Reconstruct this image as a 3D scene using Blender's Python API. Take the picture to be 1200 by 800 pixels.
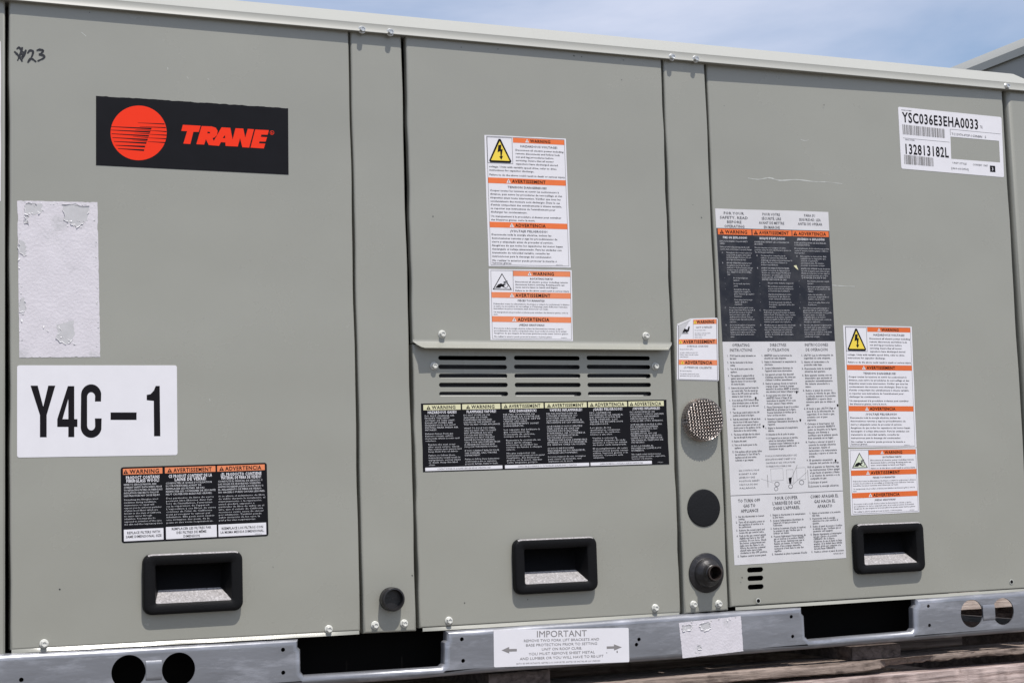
import bpy, bmesh, math, random
import numpy as np
from mathutils import Vector, Matrix
from mathutils.geometry import tessellate_polygon
random.seed(7)
for o in list(bpy.data.objects): bpy.data.objects.remove(o)
SC = bpy.context.scene
COL = SC.collection

# ------------------------------------------------------------------ camera
FPX = 1894.73                       # focal length in pixels of the 1200 px wide photograph
RX = np.array([0.9195741, 0.0105722, 0.39277437])
RN = np.array([-0.3916798, 0.10391885, 0.91421431])
RZ = np.array([-0.0311514, -0.99452959, 0.099702])
S = 2.244                           # metres from the lens to the plane of the unit's face
ZR = 0.25                           # height of the top of the base rail above the ground
CX0, CZ0 = -0.102 * S, 0.0793 * S
cam_d = bpy.data.cameras.new('camera'); cam = bpy.data.objects.new('camera', cam_d); COL.objects.link(cam)
cam_d.sensor_width = 36; cam_d.lens = FPX / 1200 * 36; cam_d.clip_start = 0.05; cam_d.clip_end = 5000
cr = (RX[0], RN[0], RZ[0]); cu = (-RX[1], -RN[1], -RZ[1]); cb = (-RX[2], -RN[2], -RZ[2])
cam.matrix_world = Matrix(((cr[0], cu[0], cb[0], CX0), (cr[1], cu[1], cb[1], -S), (cr[2], cu[2], cb[2], CZ0 + ZR), (0, 0, 0, 1)))
SC.camera = cam

# ------------------------------------------------------------------ light
SUN = Vector((0.18, -1.0, 2.0)).normalized()
world = bpy.data.worlds.new('World'); SC.world = world; world.use_nodes = True
nt = world.node_tree; nt.nodes.clear()
sky = nt.nodes.new('ShaderNodeTexSky'); sky.sky_type = 'NISHITA'; sky.sun_disc = False
sky.sun_elevation = math.asin(SUN.z); sky.sun_rotation = math.atan2(SUN.x, SUN.y)
sky.air_density = 1.0; sky.dust_density = 1.2; sky.ozone_density = 2.5
bg = nt.nodes.new('ShaderNodeBackground'); bg.inputs['Strength'].default_value = 0.14
wo = nt.nodes.new('ShaderNodeOutputWorld')
tc = nt.nodes.new('ShaderNodeTexCoord'); mp = nt.nodes.new('ShaderNodeMapping')
mp.inputs['Scale'].default_value = (1.0, 1.0, 3.0); mp.inputs['Rotation'].default_value = (0.10, 0.14, 0.3)
n1 = nt.nodes.new('ShaderNodeTexNoise'); n1.inputs['Scale'].default_value = 2.1; n1.inputs['Detail'].default_value = 7; n1.inputs['Roughness'].default_value = 0.55
n1.inputs['Distortion'].default_value = 0.5
rp = nt.nodes.new('ShaderNodeValToRGB'); rp.color_ramp.elements[0].position = 0.36; rp.color_ramp.elements[1].position = 0.66
rp.color_ramp.elements[0].color = (0.15, 0.15, 0.15, 1); rp.color_ramp.elements[1].color = (0.92, 0.92, 0.92, 1)
mx = nt.nodes.new('ShaderNodeMix'); mx.data_type = 'RGBA'
mx.inputs['B'].default_value = (5.3, 5.6, 6.7, 1)
L = nt.links.new
L(tc.outputs['Generated'], mp.inputs['Vector']); L(mp.outputs['Vector'], n1.inputs['Vector']); L(n1.outputs['Fac'], rp.inputs['Fac'])
L(rp.outputs['Color'], mx.inputs['Factor']); L(sky.outputs['Color'], mx.inputs['A']); L(mx.outputs['Result'], bg.inputs['Color']); L(bg.outputs['Background'], wo.inputs['Surface'])
sd = bpy.data.lights.new('sun', 'SUN'); sd.energy = 4.5; sd.angle = math.radians(0.53); sd.color = (1.0, 0.955, 0.90)
so = bpy.data.objects.new('sun', sd); COL.objects.link(so); so.rotation_euler = SUN.to_track_quat('Z', 'Y').to_euler()
SC.view_settings.view_transform = 'Standard'; SC.view_settings.look = 'None'; SC.view_settings.gamma = 1
SC.view_settings.exposure = 0.0; SC.view_settings.use_curve_mapping = False
SC.cycles.max_bounces = 6

# ------------------------------------------------------------------ measuring: photo pixel -> point of a vertical plane y = const (metres, z = 0 at the rail top)
def at(px, py, y=0.0):
    r = np.array([px - 600.0, py - 400.0, FPX]); t = (S + y) / (r @ RN); p = r * t
    return (float(p @ RX) + CX0, float(p @ RZ) + CZ0)

# ------------------------------------------------------------------ materials
def mat(name, col, rough=0.5, metal=0.0, spec=0.5, var=0.0, vscale=8.0, bump=0.0, bscale=400.0, stretch=(1, 1, 1), dust=None, dscale=6.0, dpos=(0.55, 0.75), rvar=0.0, coat=0.0):
    m = bpy.data.materials.new(name); m.use_nodes = True; t = m.node_tree; b = t.nodes['Principled BSDF']
    b.inputs['Base Color'].default_value = (*col, 1); b.inputs['Roughness'].default_value = rough
    b.inputs['Metallic'].default_value = metal; b.inputs['Specular IOR Level'].default_value = spec
    b.inputs['Coat Weight'].default_value = coat
    tcn = t.nodes.new('ShaderNodeTexCoord'); mpn = t.nodes.new('ShaderNodeMapping'); mpn.inputs['Scale'].default_value = stretch
    t.links.new(tcn.outputs['Object'], mpn.inputs['Vector'])
    last = None
    if var:
        n = t.nodes.new('ShaderNodeTexNoise'); n.inputs['Scale'].default_value = vscale; n.inputs['Detail'].default_value = 8; n.inputs['Roughness'].default_value = 0.6
        t.links.new(mpn.outputs['Vector'], n.inputs['Vector'])
        r = t.nodes.new('ShaderNodeMapRange'); r.inputs['From Min'].default_value = 0.25; r.inputs['From Max'].default_value = 0.75
        r.inputs['To Min'].default_value = 1 - var; r.inputs['To Max'].default_value = 1 + var
        t.links.new(n.outputs['Fac'], r.inputs['Value'])
        mm = t.nodes.new('ShaderNodeVectorMath'); mm.operation = 'SCALE'; mm.inputs[0].default_value = col
        t.links.new(r.outputs['Result'], mm.inputs['Scale']); last = mm.outputs['Vector']
        if rvar:
            r2 = t.nodes.new('ShaderNodeMapRange'); r2.inputs['From Min'].default_value = 0.3; r2.inputs['From Max'].default_value = 0.7
            r2.inputs['To Min'].default_value = rough - rvar; r2.inputs['To Max'].default_value = rough + rvar
            t.links.new(n.outputs['Fac'], r2.inputs['Value']); t.links.new(r2.outputs['Result'], b.inputs['Roughness'])
    if dust:
        n = t.nodes.new('ShaderNodeTexNoise'); n.inputs['Scale'].default_value = dscale; n.inputs['Detail'].default_value = 10; n.inputs['Roughness'].default_value = 0.7
        t.links.new(mpn.outputs['Vector'], n.inputs['Vector'])
        cr_ = t.nodes.new('ShaderNodeMapRange'); cr_.inputs['From Min'].default_value = dpos[0]; cr_.inputs['From Max'].default_value = dpos[1]
        t.links.new(n.outputs['Fac'], cr_.inputs['Value'])
        mi = t.nodes.new('ShaderNodeMix'); mi.data_type = 'RGBA'; mi.inputs['A'].default_value = (*col, 1); mi.inputs['B'].default_value = (*dust, 1)
        if last is not None: t.links.new(last, mi.inputs['A'])
        t.links.new(cr_.outputs['Result'], mi.inputs['Factor']); last = mi.outputs['Result']
    if last is not None: t.links.new(last, b.inputs['Base Color'])
    if bump:
        n = t.nodes.new('ShaderNodeTexNoise'); n.inputs['Scale'].default_value = bscale; n.inputs['Detail'].default_value = 3
        t.links.new(mpn.outputs['Vector'], n.inputs['Vector'])
        bn = t.nodes.new('ShaderNodeBump'); bn.inputs['Strength'].default_value = bump; bn.inputs['Distance'].default_value = 0.002
        t.links.new(n.outputs['Fac'], bn.inputs['Height']); t.links.new(bn.outputs['Normal'], b.inputs['Normal'])
    return m

def paint_mat():
    m = mat('paint', (0.285, 0.284, 0.247), rough=0.27, spec=0.65, var=0.06, vscale=2.2, rvar=0.05)
    t = m.node_tree; b = t.nodes['Principled BSDF']; tcn = t.nodes.new('ShaderNodeTexCoord')
    a = t.nodes.new('ShaderNodeTexNoise'); a.inputs['Scale'].default_value = 3.2; a.inputs['Detail'].default_value = 2      # oil-canning of the sheet
    c = t.nodes.new('ShaderNodeTexNoise'); c.inputs['Scale'].default_value = 900; c.inputs['Detail'].default_value = 1      # orange peel
    t.links.new(tcn.outputs['Object'], a.inputs['Vector']); t.links.new(tcn.outputs['Object'], c.inputs['Vector'])
    b1 = t.nodes.new('ShaderNodeBump'); b1.inputs['Strength'].default_value = 0.55; b1.inputs['Distance'].default_value = 0.012
    b2 = t.nodes.new('ShaderNodeBump'); b2.inputs['Strength'].default_value = 0.25; b2.inputs['Distance'].default_value = 0.0004
    t.links.new(a.outputs['Fac'], b1.inputs['Height']); t.links.new(c.outputs['Fac'], b2.inputs['Height'])
    t.links.new(b1.outputs['Normal'], b2.inputs['Normal']); t.links.new(b2.outputs['Normal'], b.inputs['Normal'])
    # faint pale specks of dust and rubbed paint
    sp = t.nodes.new('ShaderNodeTexNoise'); sp.inputs['Scale'].default_value = 55; sp.inputs['Detail'].default_value = 6; sp.inputs['Roughness'].default_value = 0.75
    t.links.new(tcn.outputs['Object'], sp.inputs['Vector'])
    mr = t.nodes.new('ShaderNodeMapRange'); mr.inputs['From Min'].default_value = 0.68; mr.inputs['From Max'].default_value = 0.80; mr.inputs['To Max'].default_value = 0.35
    t.links.new(sp.outputs['Fac'], mr.inputs['Value'])
    mi = t.nodes.new('ShaderNodeMix'); mi.data_type = 'RGBA'; mi.inputs['B'].default_value = (0.62, 0.61, 0.57, 1)
    src = b.inputs['Base Color'].links[0].from_socket
    t.links.new(src, mi.inputs['A']); t.links.new(mr.outputs['Result'], mi.inputs['Factor']); t.links.new(mi.outputs['Result'], b.inputs['Base Color'])
    return m

M = {}
M['paint'] = paint_mat()
M['cap'] = mat('cap_paint', (0.355, 0.356, 0.325), rough=0.42, spec=0.4, var=0.03, vscale=4, bump=0.15, bscale=6)
M['dark'] = mat('interior_shade', (0.004, 0.004, 0.004), rough=0.95, spec=0.1)  # near-black colour stands for shade inside cabinet, base and holes
M['black_plastic'] = mat('black_plastic', (0.0065, 0.0065, 0.0072), rough=0.5, spec=0.13, bump=0.3, bscale=700, var=0.1, vscale=20)
M['sun_glare_plastic'] = mat('sun_glare_plastic', (0.30, 0.285, 0.285), rough=0.45, spec=0.6, bump=0.9, bscale=500, var=0.35, vscale=260, dust=(0.52, 0.50, 0.51), dscale=320, dpos=(0.5, 0.65))  # pale speckle painted in for sun glare on the black plastic
M['black_rubber'] = mat('black_rubber', (0.013, 0.012, 0.013), rough=0.4, spec=0.5, bump=0.25, bscale=180, dust=(0.16, 0.14, 0.12), dscale=60, dpos=(0.6, 0.8))
M['plug'] = mat('plug_plastic', (0.009, 0.0095, 0.011), rough=0.6, spec=0.2, bump=0.2, bscale=300)
M['zinc'] = mat('galvanised_steel', (0.238, 0.245, 0.266), rough=0.36, metal=0.5, var=0.20, vscale=5, stretch=(1, 1, 4), bump=0.10, bscale=60, rvar=0.08, dust=(0.40, 0.41, 0.45), dscale=11, dpos=(0.50, 0.70))
M['screw'] = mat('screw_zinc', (0.62, 0.62, 0.60), rough=0.32, metal=0.75, var=0.15, vscale=300)
M['screw_paint'] = mat('screw_painted', (0.60, 0.60, 0.56), rough=0.35, var=0.1, vscale=300)
M['wire'] = mat('mesh_wire', (0.36, 0.325, 0.305), rough=0.34, metal=0.9, var=0.3, vscale=250, dust=(0.20, 0.11, 0.07), dscale=120, dpos=(0.55, 0.7))
M['white'] = mat('label_white', (0.70, 0.69, 0.72), rough=0.45, var=0.03, vscale=30)
M['paper'] = mat('label_paper', (0.60, 0.592, 0.605), rough=0.6, var=0.05, vscale=25, dust=(0.50, 0.47, 0.43), dscale=18, dpos=(0.60, 0.85))
M['torn'] = mat('torn_backing', (0.60, 0.575, 0.61), rough=0.75, var=0.07, vscale=40, bump=0.25, bscale=260, dust=(0.42, 0.42, 0.43), dscale=22, dpos=(0.58, 0.75))
M['residue'] = mat('glue_residue', (0.49, 0.485, 0.495), rough=0.5, var=0.10, vscale=70)
M['flap'] = mat('torn_paper_edge', (0.66, 0.65, 0.66), rough=0.7)
M['ink'] = mat('ink_black', (0.008, 0.007, 0.009), rough=0.5, spec=0.12)
M['ink_grey'] = mat('ink_grey', (0.075, 0.075, 0.085), rough=0.6)
M['ink_faded'] = mat('ink_faded', (0.17, 0.165, 0.16), rough=0.6)
M['lab_black'] = mat('label_black', (0.006, 0.006, 0.008), rough=0.5, spec=0.14, var=0.2, vscale=30)
M['lab_dusty'] = mat('label_black_dusty', (0.013, 0.015, 0.023), rough=0.5, spec=0.3, dust=(0.075, 0.075, 0.08), dscale=9, dpos=(0.45, 0.75))
M['lab_text'] = mat('print_white', (0.52, 0.52, 0.54), rough=0.5)
M['orange'] = mat('print_orange', (0.74, 0.16, 0.035), rough=0.45, var=0.05, vscale=40)
M['orange2'] = mat('print_orange_faded', (0.72, 0.22, 0.09), rough=0.45, var=0.05, vscale=40)
M['orange_dark'] = mat('print_orange_deep', (0.66, 0.13, 0.022), rough=0.45, var=0.05, vscale=40)
M['red'] = mat('print_red_orange', (0.80, 0.032, 0.006), rough=0.5, spec=0.2)
M['yellow'] = mat('print_yellow', (0.80, 0.60, 0.06), rough=0.45)
M['cream'] = mat('print_cream', (0.64, 0.62, 0.40), rough=0.45, var=0.05, vscale=40)
M['pale_green'] = mat('print_pale_green', (0.62, 0.68, 0.52), rough=0.5)
M['marker'] = mat('marker_ink', (0.012, 0.012, 0.014), rough=0.4)
M['scratch'] = mat('scratch_bare', (0.47, 0.48, 0.45), rough=0.5)

def wood(name, c1, c2, end=False):
    m = bpy.data.materials.new(name); m.use_nodes = True; t = m.node_tree; b = t.nodes['Principled BSDF']; b.inputs['Roughness'].default_value = 0.85
    b.inputs['Specular IOR Level'].default_value = 0.2
    tcn = t.nodes.new('ShaderNodeTexCoord'); mpn = t.nodes.new('ShaderNodeMapping')
    mpn.inputs['Scale'].default_value = (2.5, 40, 55) if not end else (30, 30, 45)
    t.links.new(tcn.outputs['Object'], mpn.inputs['Vector'])
    n = t.nodes.new('ShaderNodeTexNoise'); n.inputs['Scale'].default_value = 2.2; n.inputs['Detail'].default_value = 9; n.inputs['Roughness'].default_value = 0.68; n.inputs['Distortion'].default_value = 0.4
    t.links.new(mpn.outputs['Vector'], n.inputs['Vector'])
    big = t.nodes.new('ShaderNodeTexNoise'); big.inputs['Scale'].default_value = 14; big.inputs['Detail'].default_value = 7; big.inputs['Roughness'].default_value = 0.65
    t.links.new(tcn.outputs['Object'], big.inputs['Vector'])
    r = t.nodes.new('ShaderNodeValToRGB'); e = r.color_ramp.elements
    e[0].position = 0.32; e[0].color = (*c1, 1); e[1].position = 0.66; e[1].color = (*c2, 1)
    t.links.new(n.outputs['Fac'], r.inputs['Fac'])
    r2 = t.nodes.new('ShaderNodeMapRange'); r2.inputs['From Min'].default_value = 0.56; r2.inputs['From Max'].default_value = 0.72; r2.inputs['To Max'].default_value = 0.75
    t.links.new(big.outputs['Fac'], r2.inputs['Value'])
    mi = t.nodes.new('ShaderNodeMix'); mi.data_type = 'RGBA'; mi.inputs['B'].default_value = (c1[0] * 0.6, c1[1] * 0.5, c1[2] * 0.5, 1)
    t.links.new(r.outputs['Color'], mi.inputs['A']); t.links.new(r2.outputs['Result'], mi.inputs['Factor']); t.links.new(mi.outputs['Result'], b.inputs['Base Color'])
    bn = t.nodes.new('ShaderNodeBump'); bn.inputs['Strength'].default_value = 0.9; bn.inputs['Distance'].default_value = 0.003
    t.links.new(n.outputs['Fac'], bn.inputs['Height']); t.links.new(bn.outputs['Normal'], b.inputs['Normal'])
    return m
M['wood'] = wood('weathered_wood', (0.075, 0.055, 0.045), (0.38, 0.305, 0.26))
M['wood_pale'] = wood('pale_weathered_wood', (0.15, 0.105, 0.092), (0.50, 0.405, 0.375))
M['wood_end_shade'] = wood('end_grain_and_shade', (0.045, 0.034, 0.030), (0.17, 0.135, 0.12), end=True)  # runner end grain; its dark tone doubles as shade on the far pallet

# ------------------------------------------------------------------ mesh helpers
def link(name, verts, faces, mats, parent=None, midx=None, smooth=None, label=None, loc=None):
    me = bpy.data.meshes.new(name); me.from_pydata([tuple(v) for v in verts], [], faces)
    if not isinstance(mats, (list, tuple)): mats = [mats]
    for m in mats: me.materials.append(m)
    if midx is not None: me.polygons.foreach_set('material_index', midx)
    if smooth is not None:
        me.polygons.foreach_set('use_smooth', [True] * len(me.polygons)); me.set_sharp_from_angle(angle=math.radians(smooth))
    me.update()
    o = bpy.data.objects.new(name, me); COL.objects.link(o)
    if parent is not None: o.parent = parent
    if loc is not None: o.location = loc
    if label: o['label'] = label
    return o

def thing(name, label, cat, loc):
    o = bpy.data.objects.new(name, None); o.empty_display_size = 0.1; COL.objects.link(o)
    o.location = loc; o['label'] = label; o['category'] = cat
    return o

def clone(o, parent, loc, rot=0.0, label=None):
    c = o.copy(); COL.objects.link(c); c.parent = parent; c.location = loc; c.rotation_euler = (0, rot, 0)
    if label: c['label'] = label
    elif 'label' in c: del c['label']
    return c

def offset(poly, d):
    """miter offset of a CCW polygon; d > 0 moves inward"""
    n = len(poly); out = []
    for i in range(n):
        p0, p1, p2 = Vector(poly[i - 1]), Vector(poly[i]), Vector(poly[(i + 1) % n])
        e1 = (p1 - p0).normalized(); e2 = (p2 - p1).normalized()
        n1 = Vector((-e1.y, e1.x)); n2 = Vector((-e2.y, e2.x))
        b = n1 + n2
        k = b.dot(n1)
        b = b / k if k > 0.15 else n1
        out.append((p1.x + b.x * d, p1.y + b.y * d))
    return out

def ccw(p):
    a = sum(p[i - 1][0] * p[i][1] - p[i][0] * p[i - 1][1] for i in range(len(p)))
    return list(p) if a > 0 else list(reversed(p))

class MB:
    def __init__(s): s.v = []; s.f = []; s.m = []
    def add(s, vs, fs, mi=0):
        b = len(s.v); s.v += [tuple(v) for v in vs]; s.f += [tuple(i + b for i in f) for f in fs]; s.m += [mi] * len(fs)
    def box(s, a, b, mi=0):
        x0, y0, z0 = a; x1, y1, z1 = b
        s.add([(x0, y0, z0), (x1, y0, z0), (x1, y1, z0), (x0, y1, z0), (x0, y0, z1), (x1, y0, z1), (x1, y1, z1), (x0, y1, z1)],
              [(0, 3, 2, 1), (4, 5, 6, 7), (0, 1, 5, 4), (1, 2, 6, 5), (2, 3, 7, 6), (3, 0, 4, 7)], mi)
    def loops(s, loops, mi=0, close=True, cap0=False, cap1=False):
        n = len(loops[0]); vs = [v for l in loops for v in l]; fs = []
        for k in range(len(loops) - 1):
            for i in range(n if close else n - 1):
                j = (i + 1) % n; fs.append((k * n + i, k * n + j, (k + 1) * n + j, (k + 1) * n + i))
        if cap0: fs.append(tuple(reversed(range(n))))
        if cap1: fs.append(tuple((len(loops) - 1) * n + i for i in range(n)))
        s.add(vs, fs, mi)
    def tube(s, pts, r, n=6, mi=0):
        loops = []
        for i, p in enumerate(pts):
            p = Vector(p); d = (Vector(pts[min(i + 1, len(pts) - 1)]) - Vector(pts[max(i - 1, 0)])).normalized()
            a = d.cross(Vector((0, 0, 1))); a = a.normalized() if a.length > 1e-3 else Vector((1, 0, 0)); c = d.cross(a)
            loops.append([tuple(p + a * (r * math.cos(2 * math.pi * k / n)) + c * (r * math.sin(2 * math.pi * k / n))) for k in range(n)])
        s.loops(loops, mi, cap0=True, cap1=True)
    def lathe(s, prof, c=(0, 0, 0), n=48, mi=0, sx=1.0, cap=True):
        """profile of (radius, y) about the y axis, from back to front"""
        loops = [[(c[0] + r * sx * math.cos(2 * math.pi * k / n), c[1] + y, c[2] + r * math.sin(2 * math.pi * k / n)) for k in range(n)] for r, y in prof]
        s.loops(loops, mi, cap1=cap)
    def build(s, name, mats, parent=None, **k):
        return link(name, s.v, s.f, mats, parent, midx=s.m, **k)

def sheet(name, outline, holes, R, depth, y0, parent, m, hd=0.0015, bow=None, label=None, tess_grid=None):
    """a folded metal sheet: flat face with holes, rounded bends along its outline and returns running back"""
    outline = ccw(outline); holes = [ccw(h) for h in holes]
    inner = offset(outline, R)
    mb = MB(); polys = [[Vector((x, z, 0)) for x, z in inner]] + [[Vector((x, z, 0)) for x, z in h] for h in holes]
    tri = tessellate_polygon(polys)
    flat = [(v.x, y0, v.y) for p in polys for v in p]
    K = 6; loops = []
    vs = list(flat); fs = []
    for t in tri:
        a, b, c = (Vector((vs[i][0], vs[i][2])) for i in t)
        cr_ = (b - a).x * (c - a).y - (b - a).y * (c - a).x
        fs.append(tuple(t) if cr_ > 0 else tuple(reversed(t)))
    n = len(inner); prev = list(range(n))
    for k in range(1, K + 2):
        if k <= K:
            a = math.pi / 2 * k / K; o_ = offset(outline, R * (1 - math.sin(a))); y = y0 + R * (1 - math.cos(a))
        else: o_ = outline; y = y0 + depth
        base = len(vs); vs += [(x, y, z) for x, z in o_]
        for i in range(n):
            j = (i + 1) % n; fs.append((prev[i], base + i, base + j, prev[j])[::-1])
        prev = [base + i for i in range(n)]
    off = n
    for h in holes:
        base = len(vs); vs += [(x, y0 + hd, z) for x, z in h]
        for i in range(len(h)):
            j = (i + 1) % len(h); fs.append((off + i, off + j, base + j, base + i))
        off += len(h)
    if bow: vs = [(x, y + bow(x, z), z) for x, y, z in vs]
    return link(name, vs, fs, m, parent, smooth=35, label=label)

def circ(c, r, n=40, rz=None):
    rz = rz or r
    return [(c[0] + r * math.cos(2 * math.pi * k / n), c[1] + rz * math.sin(2 * math.pi * k / n)) for k in range(n)]
def slot(x0, x1, z, h, n=8):
    r = h / 2; p = [(x1 - r + r * math.cos(a), z + r * math.sin(a)) for a in [-math.pi / 2 + math.pi * k / n for k in range(n + 1)]]
    return p + [(x0 + r + r * math.cos(a), z + r * math.sin(a)) for a in [math.pi / 2 + math.pi * k / n for k in range(n + 1)]]
def rrect(x0, x1, z0, z1, r, n=6):
    out = []
    for cx_, cz_, a0 in ((x1 - r, z0 + r, -90), (x1 - r, z1 - r, 0), (x0 + r, z1 - r, 90), (x0 + r, z0 + r, 180)):
        out += [(cx_ + r * math.cos(math.radians(a0 + 90 * k / n)), cz_ + r * math.sin(math.radians(a0 + 90 * k / n))) for k in range(n + 1)]
    return out

# ------------------------------------------------------------------ lettering (the built-in font turned into flat print)
_g = {}
_tmpc = {}
def _conv(s, bold, res):
    key = (bold, res)
    if key not in _tmpc:
        c = bpy.data.curves.new('tmp_text', 'FONT'); c.offset = bold; c.resolution_u = res
        o = bpy.data.objects.new('tmp_text', c); COL.objects.link(o); _tmpc[key] = (c, o)
    c, o = _tmpc[key]; c.body = s
    dg = bpy.context.evaluated_depsgraph_get(); dg.update()
    me = bpy.data.meshes.new_from_object(o.evaluated_get(dg))
    v = np.array([x.co[:2] for x in me.vertices], dtype=float).reshape(-1, 2)
    f = [tuple(p.vertices) for p in me.polygons]
    bpy.data.meshes.remove(me)
    return v, f
def glyph(ch, bold, res):
    k = (ch, bold, res)
    if k not in _g:
        ref = _conv('I', bold, res)[0][:, 0].max()
        adv = _conv(ch + 'I', bold, res)[0][:, 0].max() - ref
        v, f = _conv(ch, bold, res) if ch != ' ' else (np.zeros((0, 2)), [])
        _g[k] = (v, f, adv + 1.7 * bold + (0.03 if bold > 0.02 else 0))
    return _g[k]
CAP = 0.729
def text_w(s, bold=0.0, res=1): return sum(glyph(c, bold, res)[2] for c in s)

class Label:
    """a printed sheet: four corners given as photo pixels on the plane y; u runs right, v runs down, both 0..1"""
    def __init__(s, corners, y, base, parent, name, radius=0.0, base_poly=None, holes=(), label=None, bow=None):
        s.y = y; s.c = [np.array(at(*p)) for p in corners]; s.par = parent; s.name = name; s.lab = label; s.bow = bow
        s.W = (np.linalg.norm(s.c[1] - s.c[0]) + np.linalg.norm(s.c[2] - s.c[3])) / 2
        s.H = (np.linalg.norm(s.c[3] - s.c[0]) + np.linalg.norm(s.c[2] - s.c[1])) / 2
        s.V = []; s.F = []; s.MI = []; s.mats = []; s.nv = 0
        t = 0.00035
        if base:
            if base_poly is None:
                if radius:
                    base_poly = [(x / s.W, z / s.H) for x, z in rrect(0, s.W, 0, s.H, radius)]
                else:
                    base_poly = []
                    cn = [(0, 0), (1, 0), (1, 1), (0, 1)]
                    for i in range(4):
                        a, b = cn[i], cn[(i + 1) % 4]
                        for k in range(6):
                            f = k / 6; j = random.uniform(-0.0003, 0.0003)
                            base_poly.append((a[0] + (b[0] - a[0]) * f + j / s.W, a[1] + (b[1] - a[1]) * f + j / s.H))
            polys = [[Vector((u, v, 0)) for u, v in base_poly]] + [[Vector((u, v, 0)) for u, v in h] for h in holes]
            tri = [tuple(x) for x in tessellate_polygon(polys)]
            uv = np.array([(p.x, p.y) for q in polys for p in q])
            s.raw(uv, tri, base, t)
            for q in polys:                          # its own thickness
                uvq = np.array([(p.x, p.y) for p in q]); n = len(q)
                a = s.map(uvq, t); b = s.map(uvq, -0.0002)
                s.push(np.vstack([a, b]), [(i, (i + 1) % n, n + (i + 1) % n, n + i) for i in range(n)], base)
    def map(s, uv, h):
        u = uv[:, 0:1]; v = uv[:, 1:2]
        p = s.c[0] * (1 - u) * (1 - v) + s.c[1] * u * (1 - v) + s.c[2] * u * v + s.c[3] * (1 - u) * v
        y = np.full((len(uv), 1), s.y - 0.0) - h
        if s.bow: y = y + np.array([[s.bow(a, b)] for a, b in p])
        return np.hstack([p[:, 0:1], y, p[:, 1:2]])
    def push(s, vs, fs, m):
        if m not in s.mats: s.mats.append(m)
        i = s.mats.index(m)
        s.V.append(vs); s.F += [tuple(int(k) + s.nv for k in f) for f in fs]; s.MI += [i] * len(fs); s.nv += len(vs)
    def raw(s, uv, fs, m, h=0.0005): s.push(s.map(np.asarray(uv, dtype=float), h), fs, m)
    def rect(s, u0, v0, u1, v1, m, layer=1): s.raw([(u0, v0), (u1, v0), (u1, v1), (u0, v1)], [(0, 1, 2, 3)], m, 0.00035 + 0.00012 * layer)
    def poly(s, pts, m, layer=1, holes=()):
        polys = [[Vector((u, v, 0)) for u, v in pts]] + [[Vector((u, v, 0)) for u, v in h] for h in holes]
        s.raw([(p.x, p.y) for q in polys for p in q], [tuple(x) for x in tessellate_polygon(polys)], m, 0.00035 + 0.00012 * layer)
    def frame(s, u0, v0, u1, v1, w, m, layer=1):
        a = w / s.W; b = w / s.H
        s.rect(u0, v0, u1, v0 + b, m, layer); s.rect(u0, v1 - b, u1, v1, m, layer); s.rect(u0, v0 + b, u0 + a, v1 - b, m, layer); s.rect(u1 - a, v0 + b, u1, v1 - b, m, layer)
    def px(s, pts, m, layer=1, holes=()):
        """polygon traced on the same plane, given in photo pixels"""
        inv = lambda q: s.inv(at(*q, s.y))
        s.poly([inv(q) for q in pts], m, layer, [[inv(q) for q in h] for h in holes])
    def inv(s, p):
        p = np.array(p); uv = np.array([0.5, 0.5])
        for _ in range(8):
            u, v = uv; f = s.c[0] * (1 - u) * (1 - v) + s.c[1] * u * (1 - v) + s.c[2] * u * v + s.c[3] * (1 - u) * v - p
            du = (s.c[1] - s.c[0]) * (1 - v) + (s.c[2] - s.c[3]) * v; dv = (s.c[3] - s.c[0]) * (1 - u) + (s.c[2] - s.c[1]) * u
            uv = uv - np.linalg.solve(np.array([[du[0], dv[0]], [du[1], dv[1]]]), f)
        return tuple(uv)
    def text(s, t, u, v, cap, m, align='l', width=None, sq=0.85, bold=0.0, res=1, layer=2, maxw=None):
        """cap: capital height as fraction of H; v: centre line of the capitals; width: forces the width (fraction of W)"""
        k = cap * s.H / CAP; w = text_w(t, bold, res) * k * sq
        if width: sq = sq * width * s.W / w; w = width * s.W
        elif maxw and w > maxw * s.W: sq = sq * maxw * s.W / w; w = maxw * s.W
        x = u * s.W - (w if align == 'r' else w / 2 if align == 'c' else 0)
        yb = v * s.H + cap * s.H / 2
        for ch in t:
            g, f, adv = glyph(ch, bold, res)
            if len(g):
                uv = np.column_stack([(x + g[:, 0] * k * sq) / s.W, (yb - g[:, 1] * k) / s.H])
                s.raw(uv, f, m, 0.00035 + 0.00012 * layer)
            x += adv * k * sq
    def para(s, items, u0, u1, v0, v1, n, cap, m, bold=0.0, gap=0.5, num=None, sqmax=1.7):
        """items: text or (indent, text); wraps at the widest squeeze that fills n lines between v0 and v1"""
        if isinstance(items, str): items = [items]
        items = [(0.0, i) if isinstance(i, str) else i for i in items]
        k = cap * s.H / CAP
        def wrap(sq):
            out = []
            for q, (ind, t) in enumerate(items):
                W = (u1 - u0 - ind) * s.W; cur = ''; first = True
                for w in t.split(' '):
                    tr = (cur + ' ' + w) if cur else w
                    if text_w(tr, bold) * k * sq <= W or not cur: cur = tr
                    else: out.append((ind, cur, first, q)); cur = w; first = False
                out.append((ind, cur, first, q))
            return out
        lo, hi = 0.2, sqmax
        for _ in range(12):
            mid = (lo + hi) / 2
            ln = wrap(mid); tot = len(ln) + gap * (len(items) - 1)
            if tot <= n: lo = mid
            else: hi = mid
        ln = wrap(lo); tot = len(ln) + gap * (len(items) - 1); pitch = (v1 - v0) / max(n, 1); v = v0 + pitch / 2; lastq = 0
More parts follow.
